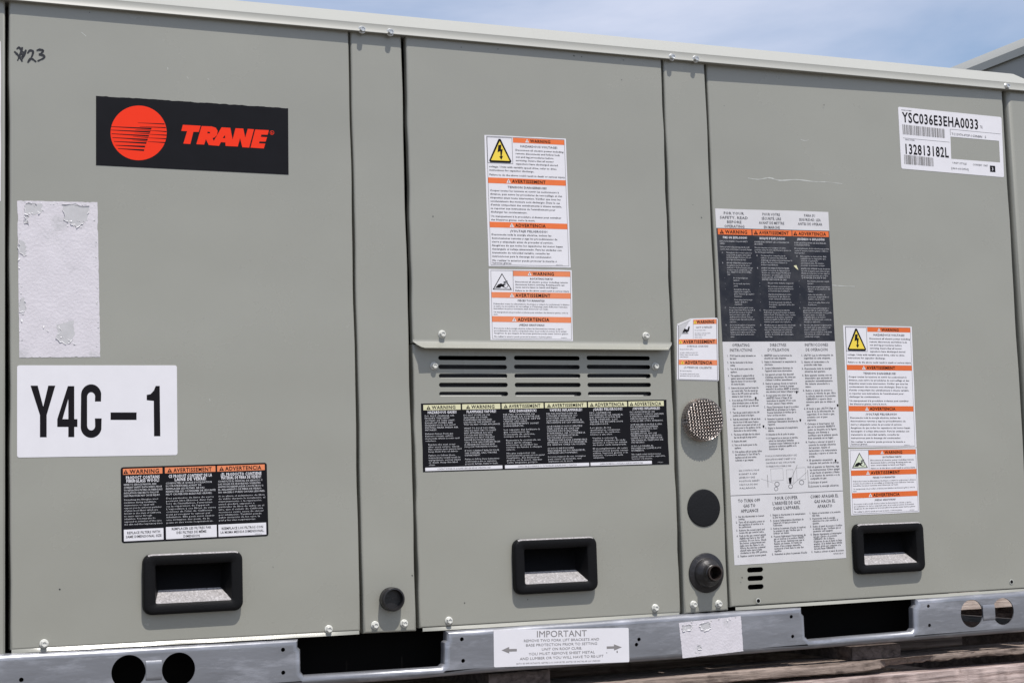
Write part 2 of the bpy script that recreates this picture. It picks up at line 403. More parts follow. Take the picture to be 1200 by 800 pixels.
        for ind, t, first, q in ln:
            if q != lastq: v += pitch * gap; lastq = q
            s.text(t, u0 + ind, v, cap, m, sq=lo, bold=bold)
            if num and first and ind > 0.01: s.text(num[q % len(num)], u0 + ind * 0.25, v, cap, m, sq=lo, bold=bold)
            v += pitch
    def tri_mark(s, u, v, h, m1, m2, layer=2):
        """the small alert triangle beside a heading"""
        hw = h * s.H * 0.58 / s.W
        s.poly([(u - hw, v + h / 2), (u + hw, v + h / 2), (u, v - h / 2)], m1, layer)
        a = h * s.H * 0.08 / s.W
        s.rect(u - a, v - h * 0.12, u + a, v + h * 0.2, m2, layer + 1); s.rect(u - a, v + h * 0.28, u + a, v + h * 0.4, m2, layer + 1)
    def head(s, u0, u1, v0, v1, word, m, ink=None, alert='y', scale=0.62, shift=0.0):
        """a coloured heading bar with an alert triangle and its word"""
        ink = ink or M['ink']
        s.rect(u0, v0, u1, v1, m, 1); h = v1 - v0; uc = (u0 + u1) / 2 + shift; sh = min(.02, .05 * (u1 - u0))
        w = min(text_w(word, 0.03) * h * scale * s.H / CAP * 0.98 / s.W, (u1 - u0) * 0.76)
        s.text(word, uc + sh, (v0 + v1) / 2, h * scale, ink, 'c', width=w, bold=0.026, res=2)
        hw = h * s.H * 0.45 / s.W
        if alert == 'y': s.tri_mark(uc + sh - w / 2 - hw * 1.5, (v0 + v1) / 2, h * 0.72, M['white'], M['ink'])
        else: s.tri_mark(uc + sh - w / 2 - hw * 1.5, (v0 + v1) / 2, h * 0.72, M['ink'], m)
    def done(s):
        V = np.vstack(s.V)
        return link(s.name, V.tolist(), s.F, s.mats, s.par, midx=s.MI, label=s.lab)

# ------------------------------------------------------------------ ground
g = MB(); g.add([(-60, -60, 0), (60, -60, 0), (60, 60, 0), (-60, 60, 0)], [(0, 1, 2, 3)])
M['ground'] = mat('yard_concrete', (0.125, 0.113, 0.098), rough=0.9, var=0.18, vscale=0.8, bump=0.4, bscale=60)
go = g.build('ground', M['ground']); go['kind'] = 'structure'

# ------------------------------------------------------------------ the unit
unit = thing('rooftop_unit', 'grey packaged rooftop air conditioner with screwed panels and many warning labels', 'air conditioner', (0, 0, ZR))
XL, XR, ZT, DEP = -0.26, 1.772, 0.882, 1.15     # left end (outside the picture), right end, underside of the cap, depth

def scr_mesh():
    mb = MB()
    mb.lathe([(0.0060, 0.0), (0.0060, -0.0009), (0.0052, -0.0016)], n=20)
    n = 6; R_ = 0.0045
    hexa = lambda r, y: [(r * math.cos(math.pi / 3 * k + 0.3), y, r * math.sin(math.pi / 3 * k + 0.3)) for k in range(n)]
    mb.loops([hexa(R_, -0.001), hexa(R_, -0.0058), hexa(R_ * 0.88, -0.0068), hexa(R_ * 0.60, -0.0068), hexa(R_ * 0.5, -0.0058)], cap1=True)
    return mb
screw_proto = {}
def screws(parent, pts, y=0.0, painted=True):
    key = 'screw_paint' if painted else 'screw'
    for p in pts:
        x, z = at(*p, y - 0.004)
        rot = random.uniform(0, 1)
        if key not in screw_proto:
            screw_proto[key] = scr_mesh().build('screw', M[key], parent, smooth=30, loc=(x, y, z))
        else: clone(screw_proto[key], parent, (x, y, z), rot)
def bores(parent, pts, y, r=0.0034):
    for p in pts:
        x, z = at(*p, y)
        mb = MB(); mb.lathe([(r * 1.35, 0.0), (r * 1.3, -0.0005), (r * 1.0, -0.0006)], n=18, cap=False, mi=0); mb.lathe([(r, -0.0004), (r * 0.98, -0.0004)], n=18, mi=1)
        mb.build('screw_hole', [M['scratch'], M['dark']], parent, loc=(x, y, z))

# inner carcass, coloured near-black for the shade inside, seen through the gaps, slots and cut-outs
mb = MB(); mb.box((XL + 0.01, 0.032, 0.004), (XR - 0.012, DEP - 0.03, ZT + 0.01))
carc = mb.build('inner_frame', M['dark'], unit, label='shade-black inner frame glimpsed through gaps between panels')

# top cap: fascia, sloping edge and flat roof, mitred at the corners
yf = -0.0065; ZF = ZT + 0.0145; ZS = ZF + 0.0215
def ring(x0, x1, y0, y1, z): return [(x0, y0, z), (x1, y0, z), (x1, y1, z), (x0, y1, z)]
prof = [(-0.003, ZT + 0.001), (0.0018, ZT), (0.0024, ZT + 0.0007), (0.0014, ZT + 0.0036), (0.0004, ZT + 0.0072), (0.0000, ZF - 0.002), (0.0002, ZF - 0.0006), (-0.0008, ZF + 0.0002), (-0.017, ZS - 0.0008), (-0.0185, ZS)]
xr_cap = XR + 0.004; loops = []
for out, z in prof:
    k = 2.3 if out < -0.004 else 1.0            # the corner is drawn in further than the front edge
    loops.append(ring(XL - 0.02 - out, xr_cap + out * k, yf - out, DEP + 0.006 + out, z))
mb = MB(); mb.loops(loops, cap1=True); mb.add([v for v in ring(XL - 0.02 + 0.003, xr_cap - 0.003, yf + 0.003, DEP, ZT + 0.001)], [(0, 3, 2, 1)])
cap = mb.build('top_cap', M['cap'], unit, smooth=25, label='pale sheet metal top with sloping front edge')
screws(cap, [(425, 34.5), (458.2, 37.6), (788.4, 66.8), (816.2, 69.0), (1181, 101)], y=yf, painted=False)

def pxl(pts): return [at(*p) for p in pts]
def zline(px_left, py_left, px_right, py_right): return at(px_left, py_left), at(px_right, py_right)
TOPZ = ZT + 0.006

def panel_outline(bl, br, top_l, top_r, zt=TOPZ):
    a = at(*bl); b = at(*br); tl = at(*top_l); tr = at(*top_r)
    # carry the edges up to zt
    ext = lambda p, q: (p[0] + (q[0] - p[0]) * (zt - p[1]) / (q[1] - p[1]), zt)
    return wavy([a, b, ext(b, tr), ext(a, tl)])

def wavy(q, amp=0.00055):
    """the long bends of folded sheet are never quite straight"""
    q = ccw(q); out = []
    for i in range(4):
        p0, p1 = q[i], q[(i + 1) % 4]; vert = abs(p1[1] - p0[1]) > abs(p1[0] - p0[0]); ph = p0[0] * 37 + i; out.append(p0)
        if vert:
            for k in range(1, 30):
                f = k / 30; e = min(1, f * 8, (1 - f) * 8); out.append((p0[0] + (p1[0] - p0[0]) * f + e * amp * (math.sin(f * 19 + ph) + .5 * math.sin(f * 43 + ph * 2)), p0[1] + (p1[1] - p0[1]) * f))
    return out

def hem(parent, p0, p1, y0, kick=0.0032, h=0.005):
    """flared foot of a panel that catches the sun"""
    (xa, za), (xb, zb) = at(*p0), at(*p1); n = 24; loops = [[], [], [], []]
    for i in range(n + 1):
        f = i / n; x = xa + (xb - xa) * f; z = za + (zb - za) * f; e = min(1, min(f, 1 - f) * 14); w = 0.0004 * math.sin(f * 17) * e
        loops[0].append((x, y0 + 0.0002, z + h)); loops[1].append((x, y0 - kick * e * 0.55, z + h * 0.45)); loops[2].append((x, y0 - kick * e + w, z)); loops[3].append((x, y0 + 0.004, z - 0.0008))
    mb = MB(); mb.loops(loops, close=False); return mb.build('flared_hem', M['paint'], parent, smooth=50)

bow3 = lambda x, z: 0.0042 * (1 - (x - 1.16) / 0.56)

def hrect(c, w=0.137, h=0.082):
    return rrect(c[0] - w / 2 + 0.009, c[0] + w / 2 - 0.009, c[1] - h / 2 + 0.009, c[1] + h / 2 - 0.009, 0.005, 3)
H1, H2, H3 = (0.2447, 0.0840), (0.7935, 0.0838), (1.4020, 0.0860)

pan1 = sheet('access_panel', panel_outline((12.2, 761.5), (422.5, 738.8), (10.6, 20), (409, 50)), [hrect(H1)], 0.0030, 0.024, 0.0, unit, M['paint'], label='wide access panel with the orange and black badge')
post1 = sheet('corner_post', panel_outline((426.2, 742), (488.2, 739), (411.2, 60), (470.9, 60)), [], 0.0034, 0.024, 0.0, unit, M['paint'], label='narrow upright strip with a black cap near its foot')
pan2a_bl = at(483.4, 401.6); pan2a_br = at(786.6, 404.6)
out2a = [pan2a_bl, pan2a_br, (at(775.0, 75)[0], TOPZ), (at(475.5, 60)[0], TOPZ)]
# lip of the upper cover: kept clear of the flared ledge
pan2a = sheet('access_panel', wavy(out2a), [], 0.0030, 0.012, -0.0015, unit, M['paint'], label='upper middle panel with two stacked warning labels and flared bottom lip')
# lower middle panel with louvre slots
slots = []
for i, (zy, xs) in enumerate([(419.3, [(514.1, 594.2), (602.9, 680.0), (688.0, 762.3)]), (429.7, [(514.4, 594.8), (603.0, 680.2), (688.3, 762.8)]),
                              (440.2, [(514.8, 595.2), (603.4, 680.9), (688.8, 763.2)]), (450.7, [(515.0, 595.7), (603.8, 681.2), (689.0, 763.6)]),
                              (461.2, [(515.2, 596.2), (604.2, 682.0), (689.6, 764.0)])]):
    for a, b in xs:
        pa = at(a, zy); pb = at(b, zy); slots.append(slot(pa[0], pb[0], (pa[1] + pb[1]) / 2, 0.0066))
o2b = [at(492.3, 735.8), at(798.6, 717.8), at(787.0, 405), at(483.7, 402.5)]
pan2b = sheet('access_panel', wavy(o2b), slots + [hrect(H2)], 0.0030, 0.024, 0.002, unit, M['paint'], hd=0.0012, label='lower middle panel with slotted louvres and wide black label')
post2 = sheet('corner_post', panel_outline((802.2, 719), (854.0, 714.5), (777.8, 80), (826.3, 85)), [circ((1.0555, 0.162), 0.0275), circ((1.0570, 0.3005), 0.031)], 0.0034, 0.024, 0.0, unit, M['paint'], label='narrow upright strip with round mesh vent and pipe')
o3 = panel_outline((857.7, 711.3), (1209.5, 688.6), (830.2, 95), (1175.0, 112))
sl3 = []
for zy, a, b in [(667.3, 877.2, 896), (677.2, 877.6, 896.2), (687.3, 878, 896.6)]:
    pa = at(a, zy); pb = at(b, zy); sl3.append(slot(pa[0], pb[0], (pa[1] + pb[1]) / 2, 0.0080))
pan3 = sheet('access_panel', o3, sl3 + [hrect(H3)], 0.0030, 0.026, 0.0, unit, M['paint'], bow=bow3, label='right hand wide panel with serial plate and operating instructions')
post3 = sheet('corner_post', [(at(1178.4, 120)[0] + 0.0035, 0.0), (XR, 0.0), (XR, TOPZ), (at(1178.4, 120)[0] + 0.0035, TOPZ)], [], 0.011, 0.06, 0.0, unit, M['paint'], label='rounded post at the far right corner')
# left neighbour of the first panel, mostly outside the picture
post0 = sheet('corner_post', [(XL, 0.0), (at(6.3, 300)[0], 0.0), (at(6.3, 300)[0], TOPZ), (XL, TOPZ)], [], 0.0034, 0.024, 0.0, unit, M['paint'], label='strip cut off by the left edge of the picture')
# sides and back of the cabinet
mb = MB(); mb.box((XR - 0.004, 0.055, 0.002), (XR - 0.001, DEP, ZT + 0.002)); mb.build('side_panel', M['paint'], unit)
mb = MB(); mb.box((XL + 0.001, 0.02, 0.002), (XL + 0.004, DEP, ZT + 0.002)); mb.build('side_panel', M['paint'], unit)
mb = MB(); mb.box((XL + 0.006, DEP - 0.02, 0.002), (XR - 0.006, DEP - 0.002, ZT + 0.002)); mb.build('back_panel', M['paint'], unit)

# flared lip of the upper middle panel
(xa, za), (xb, zb) = pan2a_bl, pan2a_br; n = 30; PL = [(0.0016, -0.003), (0.0018, 0.0), (0.0030, 0.0016), (0.0062, 0.0055), (0.0102, 0.0092), (0.0162, 0.0110), (0.0152, 0.0120)]
lo = [[] for _ in PL]
for i in range(n + 1):
    f = i / n; w = 0.0003 * math.sin(f * 21)
    for q, (o_, d_) in enumerate(PL):
        ins = 0.013 * min(1.0, min(0.011, max(0.0, d_)) / 0.011) ** 1.3
        x = xa + ins + (xb - xa - 2 * ins) * f; lo[q].append((x, -o_ + (w if q > 3 else 0), za + (zb - za) * f + 0.0022 - d_))
mb = MB(); mb.loops(lo, close=False); mb.loops([lo[-1], [(a, -0.0005, c + 0.004) for a, b, c in lo[-1]]], close=False)
mb.build('flared_lip', M['paint'], pan2a, smooth=40)
hem(pan1, (13.5, 765.0), (421, 742.5), 0.0)
hem(pan2b, (496, 739.5), (797, 721.0), 0.002)
hem(pan3, (862, 714.8), (1209, 692.2), 0.0, kick=0.003)
screws(pan1, [(52, 754), (386, 737)])
screws(post1, [(440.3, 732.3), (474.5, 730.3)])
screws(pan2a, [(519, 391.2), (758, 393.3)], y=-0.0015)
screws(pan2b, [(509.6, 428.5), (769, 429), (527, 727), (769, 712)], y=0.002)
screws(post2, [(814, 708), (843.3, 707.3)])
bores(pan3, [(888.6, 703.6), (1185.3, 681.3)], y=0.0, r=0.0032)

# interior strips behind the louvres
for zy, xs, hh in [(440.2, [(515.5, 594), (604, 679), (690, 758)], .0007), (461.2, [(514.5, 588.5), (603.6, 674), (689.2, 755)], .0014)]:
    for a, b in xs:
        (x0, z0), (x1, z1) = at(a, zy), at(b, zy); z0 -= .0033; z1 -= .0033; mb = MB()
        mb.add([(x0, .0026, z0 - .0002), (x1, .0026, z1 - .0002), (x1, .0026 + hh * .78, z1 + hh), (x0, .0026 + hh * .78, z0 + hh)], [(0, 1, 2, 3)])
        mb.add([(x0, .0035, z0 + hh - .0001), (x1, .0035, z1 + hh - .0001), (x1, .014, z1 + hh * .5), (x0, .014, z0 + hh * .5)], [(0, 1, 2, 3)])
        mb.build('louvre_baffle', M['cap'], pan2b)

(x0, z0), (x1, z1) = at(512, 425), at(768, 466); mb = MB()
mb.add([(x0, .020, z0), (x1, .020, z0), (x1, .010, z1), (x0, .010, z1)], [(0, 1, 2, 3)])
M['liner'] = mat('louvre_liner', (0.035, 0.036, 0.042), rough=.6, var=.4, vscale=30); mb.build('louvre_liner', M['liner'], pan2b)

# recessed handles
def handle_mesh():
    mb = MB(); w, h = 0.137, 0.082; iw, ih = 0.105, 0.052; zc = 0.0
    rr = lambda W_, H_, r, y, dz=0.0: [(x, y, z + dz) for x, z in rrect(-W_ / 2, W_ / 2, -H_ / 2, H_ / 2, r, 6)]
    mb.loops([rr(w, h, 0.012, -0.0001), rr(w, h, 0.012, -0.0078), rr(w - 0.0012, h - 0.0012, 0.0114, -0.0099), rr(w - 0.004, h - 0.004, 0.010, -0.0113),
              rr(w - 0.0075, h - 0.0075, 0.0085, -0.0120), rr(iw + 0.004, ih + 0.004, 0.004, -0.0114), rr(iw, ih, 0.003, -0.0096)])
    # scooped pocket
    f = [(-iw / 2, -0.0096, -ih / 2), (iw / 2, -0.0096, -ih / 2), (iw / 2, -0.0096, ih / 2), (-iw / 2, -0.0096, ih / 2)]
    mid = [(-iw / 2 + 0.004, 0.002, -ih / 2 + 0.0085), (iw / 2 - 0.005, 0.002, -ih / 2 + 0.0085), (iw / 2 - 0.002, 0.006, ih / 2 - 0.001), (-iw / 2 + 0.001, 0.006, ih / 2 - 0.001)]
    bk = [(-iw / 2 + 0.008, 0.0115, -ih / 2 + 0.0170), (iw / 2 - 0.011, 0.0115, -ih / 2 + 0.0170), (iw / 2 - 0.006, 0.0260, ih / 2 - 0.003), (-iw / 2 + 0.004, 0.0260, ih / 2 - 0.003)]
    mb.loops([f, mid, bk], cap1=True)
    for i, fc in enumerate(mb.f):                # pale colour on the upward faces stands in for sun glare
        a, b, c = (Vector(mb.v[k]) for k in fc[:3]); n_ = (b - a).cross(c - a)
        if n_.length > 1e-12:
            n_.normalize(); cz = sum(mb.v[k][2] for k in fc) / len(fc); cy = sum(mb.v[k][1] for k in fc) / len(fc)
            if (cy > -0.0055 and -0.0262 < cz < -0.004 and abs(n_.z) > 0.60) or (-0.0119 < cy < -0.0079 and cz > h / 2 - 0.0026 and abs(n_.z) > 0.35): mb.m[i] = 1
    return mb
hd = handle_mesh().build('handle', [M['black_plastic'], M['sun_glare_plastic']], pan1, smooth=50, loc=(H1[0], 0.0, H1[1]), label='black recessed pull handle of wide left panel')
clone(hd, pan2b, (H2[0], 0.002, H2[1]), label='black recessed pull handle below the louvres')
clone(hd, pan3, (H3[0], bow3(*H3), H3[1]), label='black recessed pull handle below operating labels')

# black ring cap on the first post
c = at(457.6, 701.5); mb = MB()
mb.lathe([(0.0165, 0.0), (0.0172, -0.001), (0.0166, -0.003), (0.0172, -0.006), (0.0172, -0.0135), (0.0160, -0.0155), (0.0142, -0.0158), (0.0136, -0.0140), (0.0134, -0.006)])
mb.build('tube_cap', M['black_rubber'], post1, smooth=40, loc=(c[0], 0, c[1]))
# flat black plug
mb = MB(); mb.lathe([(0.0293, 0.0), (0.0296, -0.0008), (0.0290, -0.0014), (0.0275, -0.0016), (0.010, -0.0019)])
mb.build('hole_plug', M['plug'], post2, smooth=40, loc=(1.0555, 0, 0.162))
# rubber boot with its pipe
mb = MB(); mb.lathe([(0.0305, 0.0), (0.0312, -0.001), (0.0308, -0.0025), (0.0290, -0.0034), (0.0245, -0.0038), (0.0232, -0.0046), (0.0222, -0.0085), (0.0195, -0.0120), (0.0150, -0.0150), (0.0138, -0.0170), (0.0132, -0.0240), (0.0120, -0.0250)], cap=False)
bt = mb.build('pipe_boot', M['black_rubber'], post2, smooth=40, loc=(1.0548, 0, 0.0605))
mb = MB(); mb.lathe([(0.0120, -0.010), (0.0121, -0.0275), (0.0117, -0.0285), (0.0104, -0.0285), (0.0100, -0.0270), (0.0099, -0.002)])
M['pipe'] = mat('pipe_steel', (0.07, 0.055, 0.05), rough=0.4, metal=0.7, var=0.3, vscale=200)
mb.build('pipe_end', M['pipe'], post2, smooth=40, loc=(1.0560, 0, 0.0610))

# round woven wire vent: two families of crimped wires, turned down at the rim
mb = MB(); Rm = 0.0318; pitch = 0.0037; dome = lambda r: -0.0160 - 0.0012 * (1 - (r / Rm) ** 2)
for fam, ang in ((0, 50), (1, -38)):
    ca, sa = math.cos(math.radians(ang)), math.sin(math.radians(ang)); k = -8
    while k <= 8:
        d = k * pitch; 
        if abs(d) < Rm - 0.0008:
            hl = math.sqrt(Rm ** 2 - d ** 2); m_ = max(6, int(hl * 2 / pitch * 3)); pts = []
            for i in range(m_ + 1):
                t = -hl + 2 * hl * i / m_; x = t * ca - d * sa; z = t * sa + d * ca
                cr_ = 0.0007 * math.cos(math.pi * (t / pitch) + math.pi * (k + fam))
                pts.append((x, dome(math.hypot(x, z)) + cr_, z))
            e0, e1 = pts[0], pts[-1]
            pts = [(e0[0] * 1.05, -0.0005, e0[2] * 1.05), (e0[0] * 1.045, -0.0125, e0[2] * 1.045)] + pts + [(e1[0] * 1.045, -0.0125, e1[2] * 1.045), (e1[0] * 1.05, -0.0005, e1[2] * 1.05)]
            mb.tube(pts, 0.00066, n=5)
        k += 1
for yy, rr_ in ((-0.0153, 1.03), (-0.0110, 1.05), (-0.0066, 1.055), (-0.0022, 1.055)):
    m_ = 90
    mb.tube([(Rm * rr_ * math.cos(2 * math.pi * i / m_), yy + 0.0006 * math.cos(math.pi * i), Rm * rr_ * math.sin(2 * math.pi * i / m_)) for i in range(m_ + 1)], 0.0008, n=5)
mb.build('mesh_vent', M['wire'], post2, smooth=60, loc=(1.0558, 0, 0.3008), label='round woven wire vent')

# ------------------------------------------------------------------ base rail
yr = -0.0085
zt_pts = [(-150, 773.5), (0, 766.2), (105, 761.2), (351, 748.0)]
N = lambda *a: a
rail_px_top = [(0, 766.2), (105, 761.2), (350.6, 748.6)]
pocket1 = [(350.2, 758.0), (353.2, 760.5), (353.6, 786.5), (357.5, 791.2), (517.2, 781.0), (521.0, 777.5), (521.3, 752.5), (523.9, 750.0), (523.9, 739.2)]
mid_top = [(570, 736.0), (620, 732.6), (700, 727.2), (800, 719.8), (900, 713.8), (940.9, 711.2)]
pocket2 = [(941.2, 718.0), (944.0, 721.0), (945.4, 745.5), (949.2, 749.2), (1069.0, 739.3), (1072.2, 735.8), (1071.8, 712.0), (1074.5, 708.5), (1074.5, 701.4)]
end_top = [(1120, 697.8), (1200, 692.2), (1213, 691.2)]
end_bot = [(1213, 739.2), (1200, 740.2), (1040, 752.8), (885, 765.8), (700, 779.2), (565, 788.8), (480, 796.0), (300, 808.3), (105, 820.5), (0, 827.0)]
# stay a little left of the picture too
P = [at(*q, yr) for q in rail_px_top + pocket1 + mid_top + pocket2 + end_top + end_bot]
P = [(XL, P[0][1])] + P + [(XL, P[-1][1])]
holes = [circ(at(150.7, 787, yr), 0.0228), circ(at(209.3, 783.7, yr), 0.0226), circ(at(1139, 718.4, yr), 0.0232), circ(at(1175.7, 716.0, yr), 0.0226)]
def smp(c_, r=0.003): return circ(at(*c_, yr), r, 14)
small = [(25, 796), (331.7, 760.8), (332, 787.6), (541.3, 748.5), (542.8, 773.8), (748.9, 748.7), (746, 754.8), (927.3, 722.2), (929, 745.3), (1088, 709.8), (1089.4, 732.3)]
rail = sheet('base_rail', P, holes + [smp(q) for q in small], 0.0085, 0.016, yr, unit, M['zinc'], hd=0.0022, label='galvanised base rail with fork pockets and lifting holes')
# bridge pressed outward between each pair of lifting holes
for a, b in (((171, 785.5), (189.5, 784.5)), ((1151.5, 717.6), (1165.5, 716.8))):
    (xa, za), (xb, zb) = at(*a, yr), at(*b, yr); mb = MB(); h_ = 0.0135
    lo = []
    for dz, dy in ((h_, 0.0002), (h_ * 0.82, -0.0012), (h_ * 0.6, -0.0015), (-h_ * 0.6, -0.0015), (-h_ * 0.85, -0.0010), (-h_, 0.0002)):
        lo.append([(xa + (xb - xa) * f, yr + dy, za + (zb - za) * f + dz) for f in (0, 0.5, 1)])
    mb.loops(lo, close=False); mb.build('pressed_bridge', M['zinc'], rail, smooth=40)
# a long pressed step near the foot of the rail
lo = [[], [], []]
for i in range(61):
    x = XL + 0.01 + (XR - XL - 0.02) * i / 60
    zb_ = np.interp(x, [p[0] for p in reversed(P[-11:-1])], [p[1] for p in reversed(P[-11:-1])])
    lo[0].append((x, yr - 0.0001, zb_ + 0.0105)); lo[1].append((x, yr - 0.0016, zb_ + 0.0075)); lo[2].append((x, yr - 0.0017, zb_ + 0.0035))
# inner walls of the base: cross members closing off the hollow
mb = MB(); mb.box((XL + 0.02, 0.055, -0.066), (1.50, 0.058, 0.0)); mb.box((XL + 0.02, 0.3, -0.066), (1.50, 0.303, 0.0))
mb.build('cross_member', M['dark'], unit)
mb = MB(); mb.box((XR - 0.006, 0.075, -0.012), (XR - 0.003, DEP, 0.0)); mb.box((XR - 0.006, 0.075, -0.069), (XR - 0.003, DEP, -0.058)); mb.box((XR - 0.006, 0.60, -0.058), (XR - 0.003, DEP, -0.012))
mb.build('base_rail', M['zinc'], unit, label='galvanised side rail of the base')

# ------------------------------------------------------------------ printed labels
WAR = ('WARNING', 'AVERTISSEMENT', 'ADVERTENCIA')
def bolt_sign(l, u0, v0, u1, v1):
    """yellow triangle with a lightning arrow"""
    q = lambda a, b: (u0 + (u1 - u0) * a, v0 + (v1 - v0) * b)
    l.frame(u0, v0, u1, v1, 0.0006, M['ink_grey'], 1)
    l.poly([q(.06, .90), q(.10, .97), q(.90, .97), q(.94, .90), q(.54, .06), q(.46, .06)], M['ink'], 2)
    l.poly([q(.13, .89), q(.87, .89), q(.5, .15)], M['yellow'], 3)
    l.poly([q(.47, .30), q(.56, .28), q(.54, .46), q(.61, .44), q(.56, .72), q(.61, .71), q(.54, .86), q(.46, .73), q(.51, .73), q(.51, .53), q(.40, .58), q(.44, .30)], M['ink'], 4)
def hand_sign(l, u0, v0, u1, v1, fill):
    q = lambda a, b: (u0 + (u1 - u0) * a, v0 + (v1 - v0) * b)
    l.poly([q(.04, .93), q(.96, .93), q(.5, .06)], M['ink'], 1)
    l.poly([q(.11, .89), q(.89, .89), q(.5, .14)], fill, 2)
    l.poly([q(.16, .84), q(.30, .66), q(.44, .60), q(.52, .64), q(.66, .62), q(.66, .68), q(.56, .70), q(.62, .76), q(.56, .80), q(.46, .76), q(.40, .84)], M['ink'], 3)
    l.poly([q(.55, .52), q(.74, .44), q(.76, .50), q(.58, .58)], M['ink_grey'], 3)
    c_ = q(.66, .70); l.poly([(c_[0] + (u1 - u0) * .13 * math.cos(a), c_[1] + (v1 - v0) * .14 * math.sin(a)) for a in [math.pi * k / 10 for k in range(20)]], M['ink_grey'], 3,
                             [[(c_[0] + (u1 - u0) * .10 * math.cos(a), c_[1] + (v1 - v0) * .11 * math.sin(a)) for a in [math.pi * k / 10 for k in range(20)]]])

VOLT = [["Disconnect all electric power including", "remote disconnects and follow lock", "out and tag procedures before", "servicing. Insure that all motor", "capacitors have discharged stored"],
        ["voltage. Units with variable speed drive, refer to drive", "instructions for capacitor discharge.", "Failure to do the above could result in death or serious injury."],
        ["Couper toutes les tensions et ouvrir les sectionneurs à", "distance, puis suivre les procédures de verrouillage et des", "étiquettes avant toute intervention. Vérifier que tous les", "condensateurs des moteurs sont déchargés. Dans le cas", "d'unités comportant des entraînements à vitesse variable,", "se reporter aux instructions de l'entraînement pour", "décharger les condensateurs."],
        ["Un manquement à la procédure ci-dessus peut entraîner", "des blessures graves, voire la mort."],
        ["Desconecte toda la energía eléctrica, incluso las", "desconexiones remotas y siga los procedimientos de", "cierre y etiquetado antes de proceder al servicio.", "Asegúrese de que todos los capacitores del motor hayan", "descargado el voltaje almacenado. Para las unidades con", "transmisión de velocidad variable, consulte las", "instrucciones para la descarga del condensador."],
        ["No realizar lo anterior puede provocar la muerte o", "lesiones graves."]]
def volt_label(corners, y, parent, name, label, bar, bow=None):
    l = Label(corners, y, M['white'], parent, name, label=label, bow=bow)
    l.frame(.025, .008, .98, .990, 0.0005, M['ink_grey'])
    I = M['ink_grey']; c_ = 0.0145
    bolt_sign(l, .03, .014, .335, .215)
    def ln(t, u, v, **k): l.text(t, u, v, c_, M['ink'], sq=1.24, maxw=.975 - u, bold=.008, **k)
    l.head(.345, .978, .012, .050, WAR[0], bar, scale=.62); l.text('HAZARDOUS VOLTAGE!', .66, .074, .0165, M['ink_grey'], 'c', width=.46, bold=.015)
    for i, t in enumerate(VOLT[0]): ln(t, .37, .105 + .0265 * i)
    for i, t in enumerate(VOLT[1][:2]): ln(t, .045, .240 + .0265 * i)
    ln(VOLT[1][2], .045, .302)
    l.head(.028, .978, .325, .368, WAR[1], bar, scale=.58); l.text('TENSION DANGEREUSE!', .5, .393, .0165, I, 'c', width=.48, bold=.015)
    for i, t in enumerate(VOLT[2]): ln(t, .045, .422 + .0272 * i)
    for i, t in enumerate(VOLT[3]): ln(t, .045, .618 + .0265 * i)
    l.head(.028, .978, .662, .705, WAR[2], bar, scale=.58); l.text('¡VOLTAJE PELIGROSO!', .5, .728, .0165, I, 'c', width=.46, bold=.015)
    for i, t in enumerate(VOLT[4]): ln(t, .045, .757 + .0275 * i)
    for i, t in enumerate(VOLT[5]): ln(t, .045, .953 + .0 if i == 0 else .9725)
    l.text('X39641179-01', .86, .981, .008, I, 'c')
    return l.done()
volt_label([(566.9, 158.4), (662.6, 163.0), (668.2, 313.8), (572.3, 312.2)], -0.0015, pan2a, 'warning_label', 'tall white high voltage warning with yellow triangle on upper middle panel', M['orange'])
volt_label([(989.1, 380.8), (1068.9, 382.4), (1074.7, 523.7), (995.1, 523.9)], 0.0, pan3, 'warning_label', 'tall white high voltage warning with yellow triangle right of operating instructions', M['orange_dark'], bow=bow3)

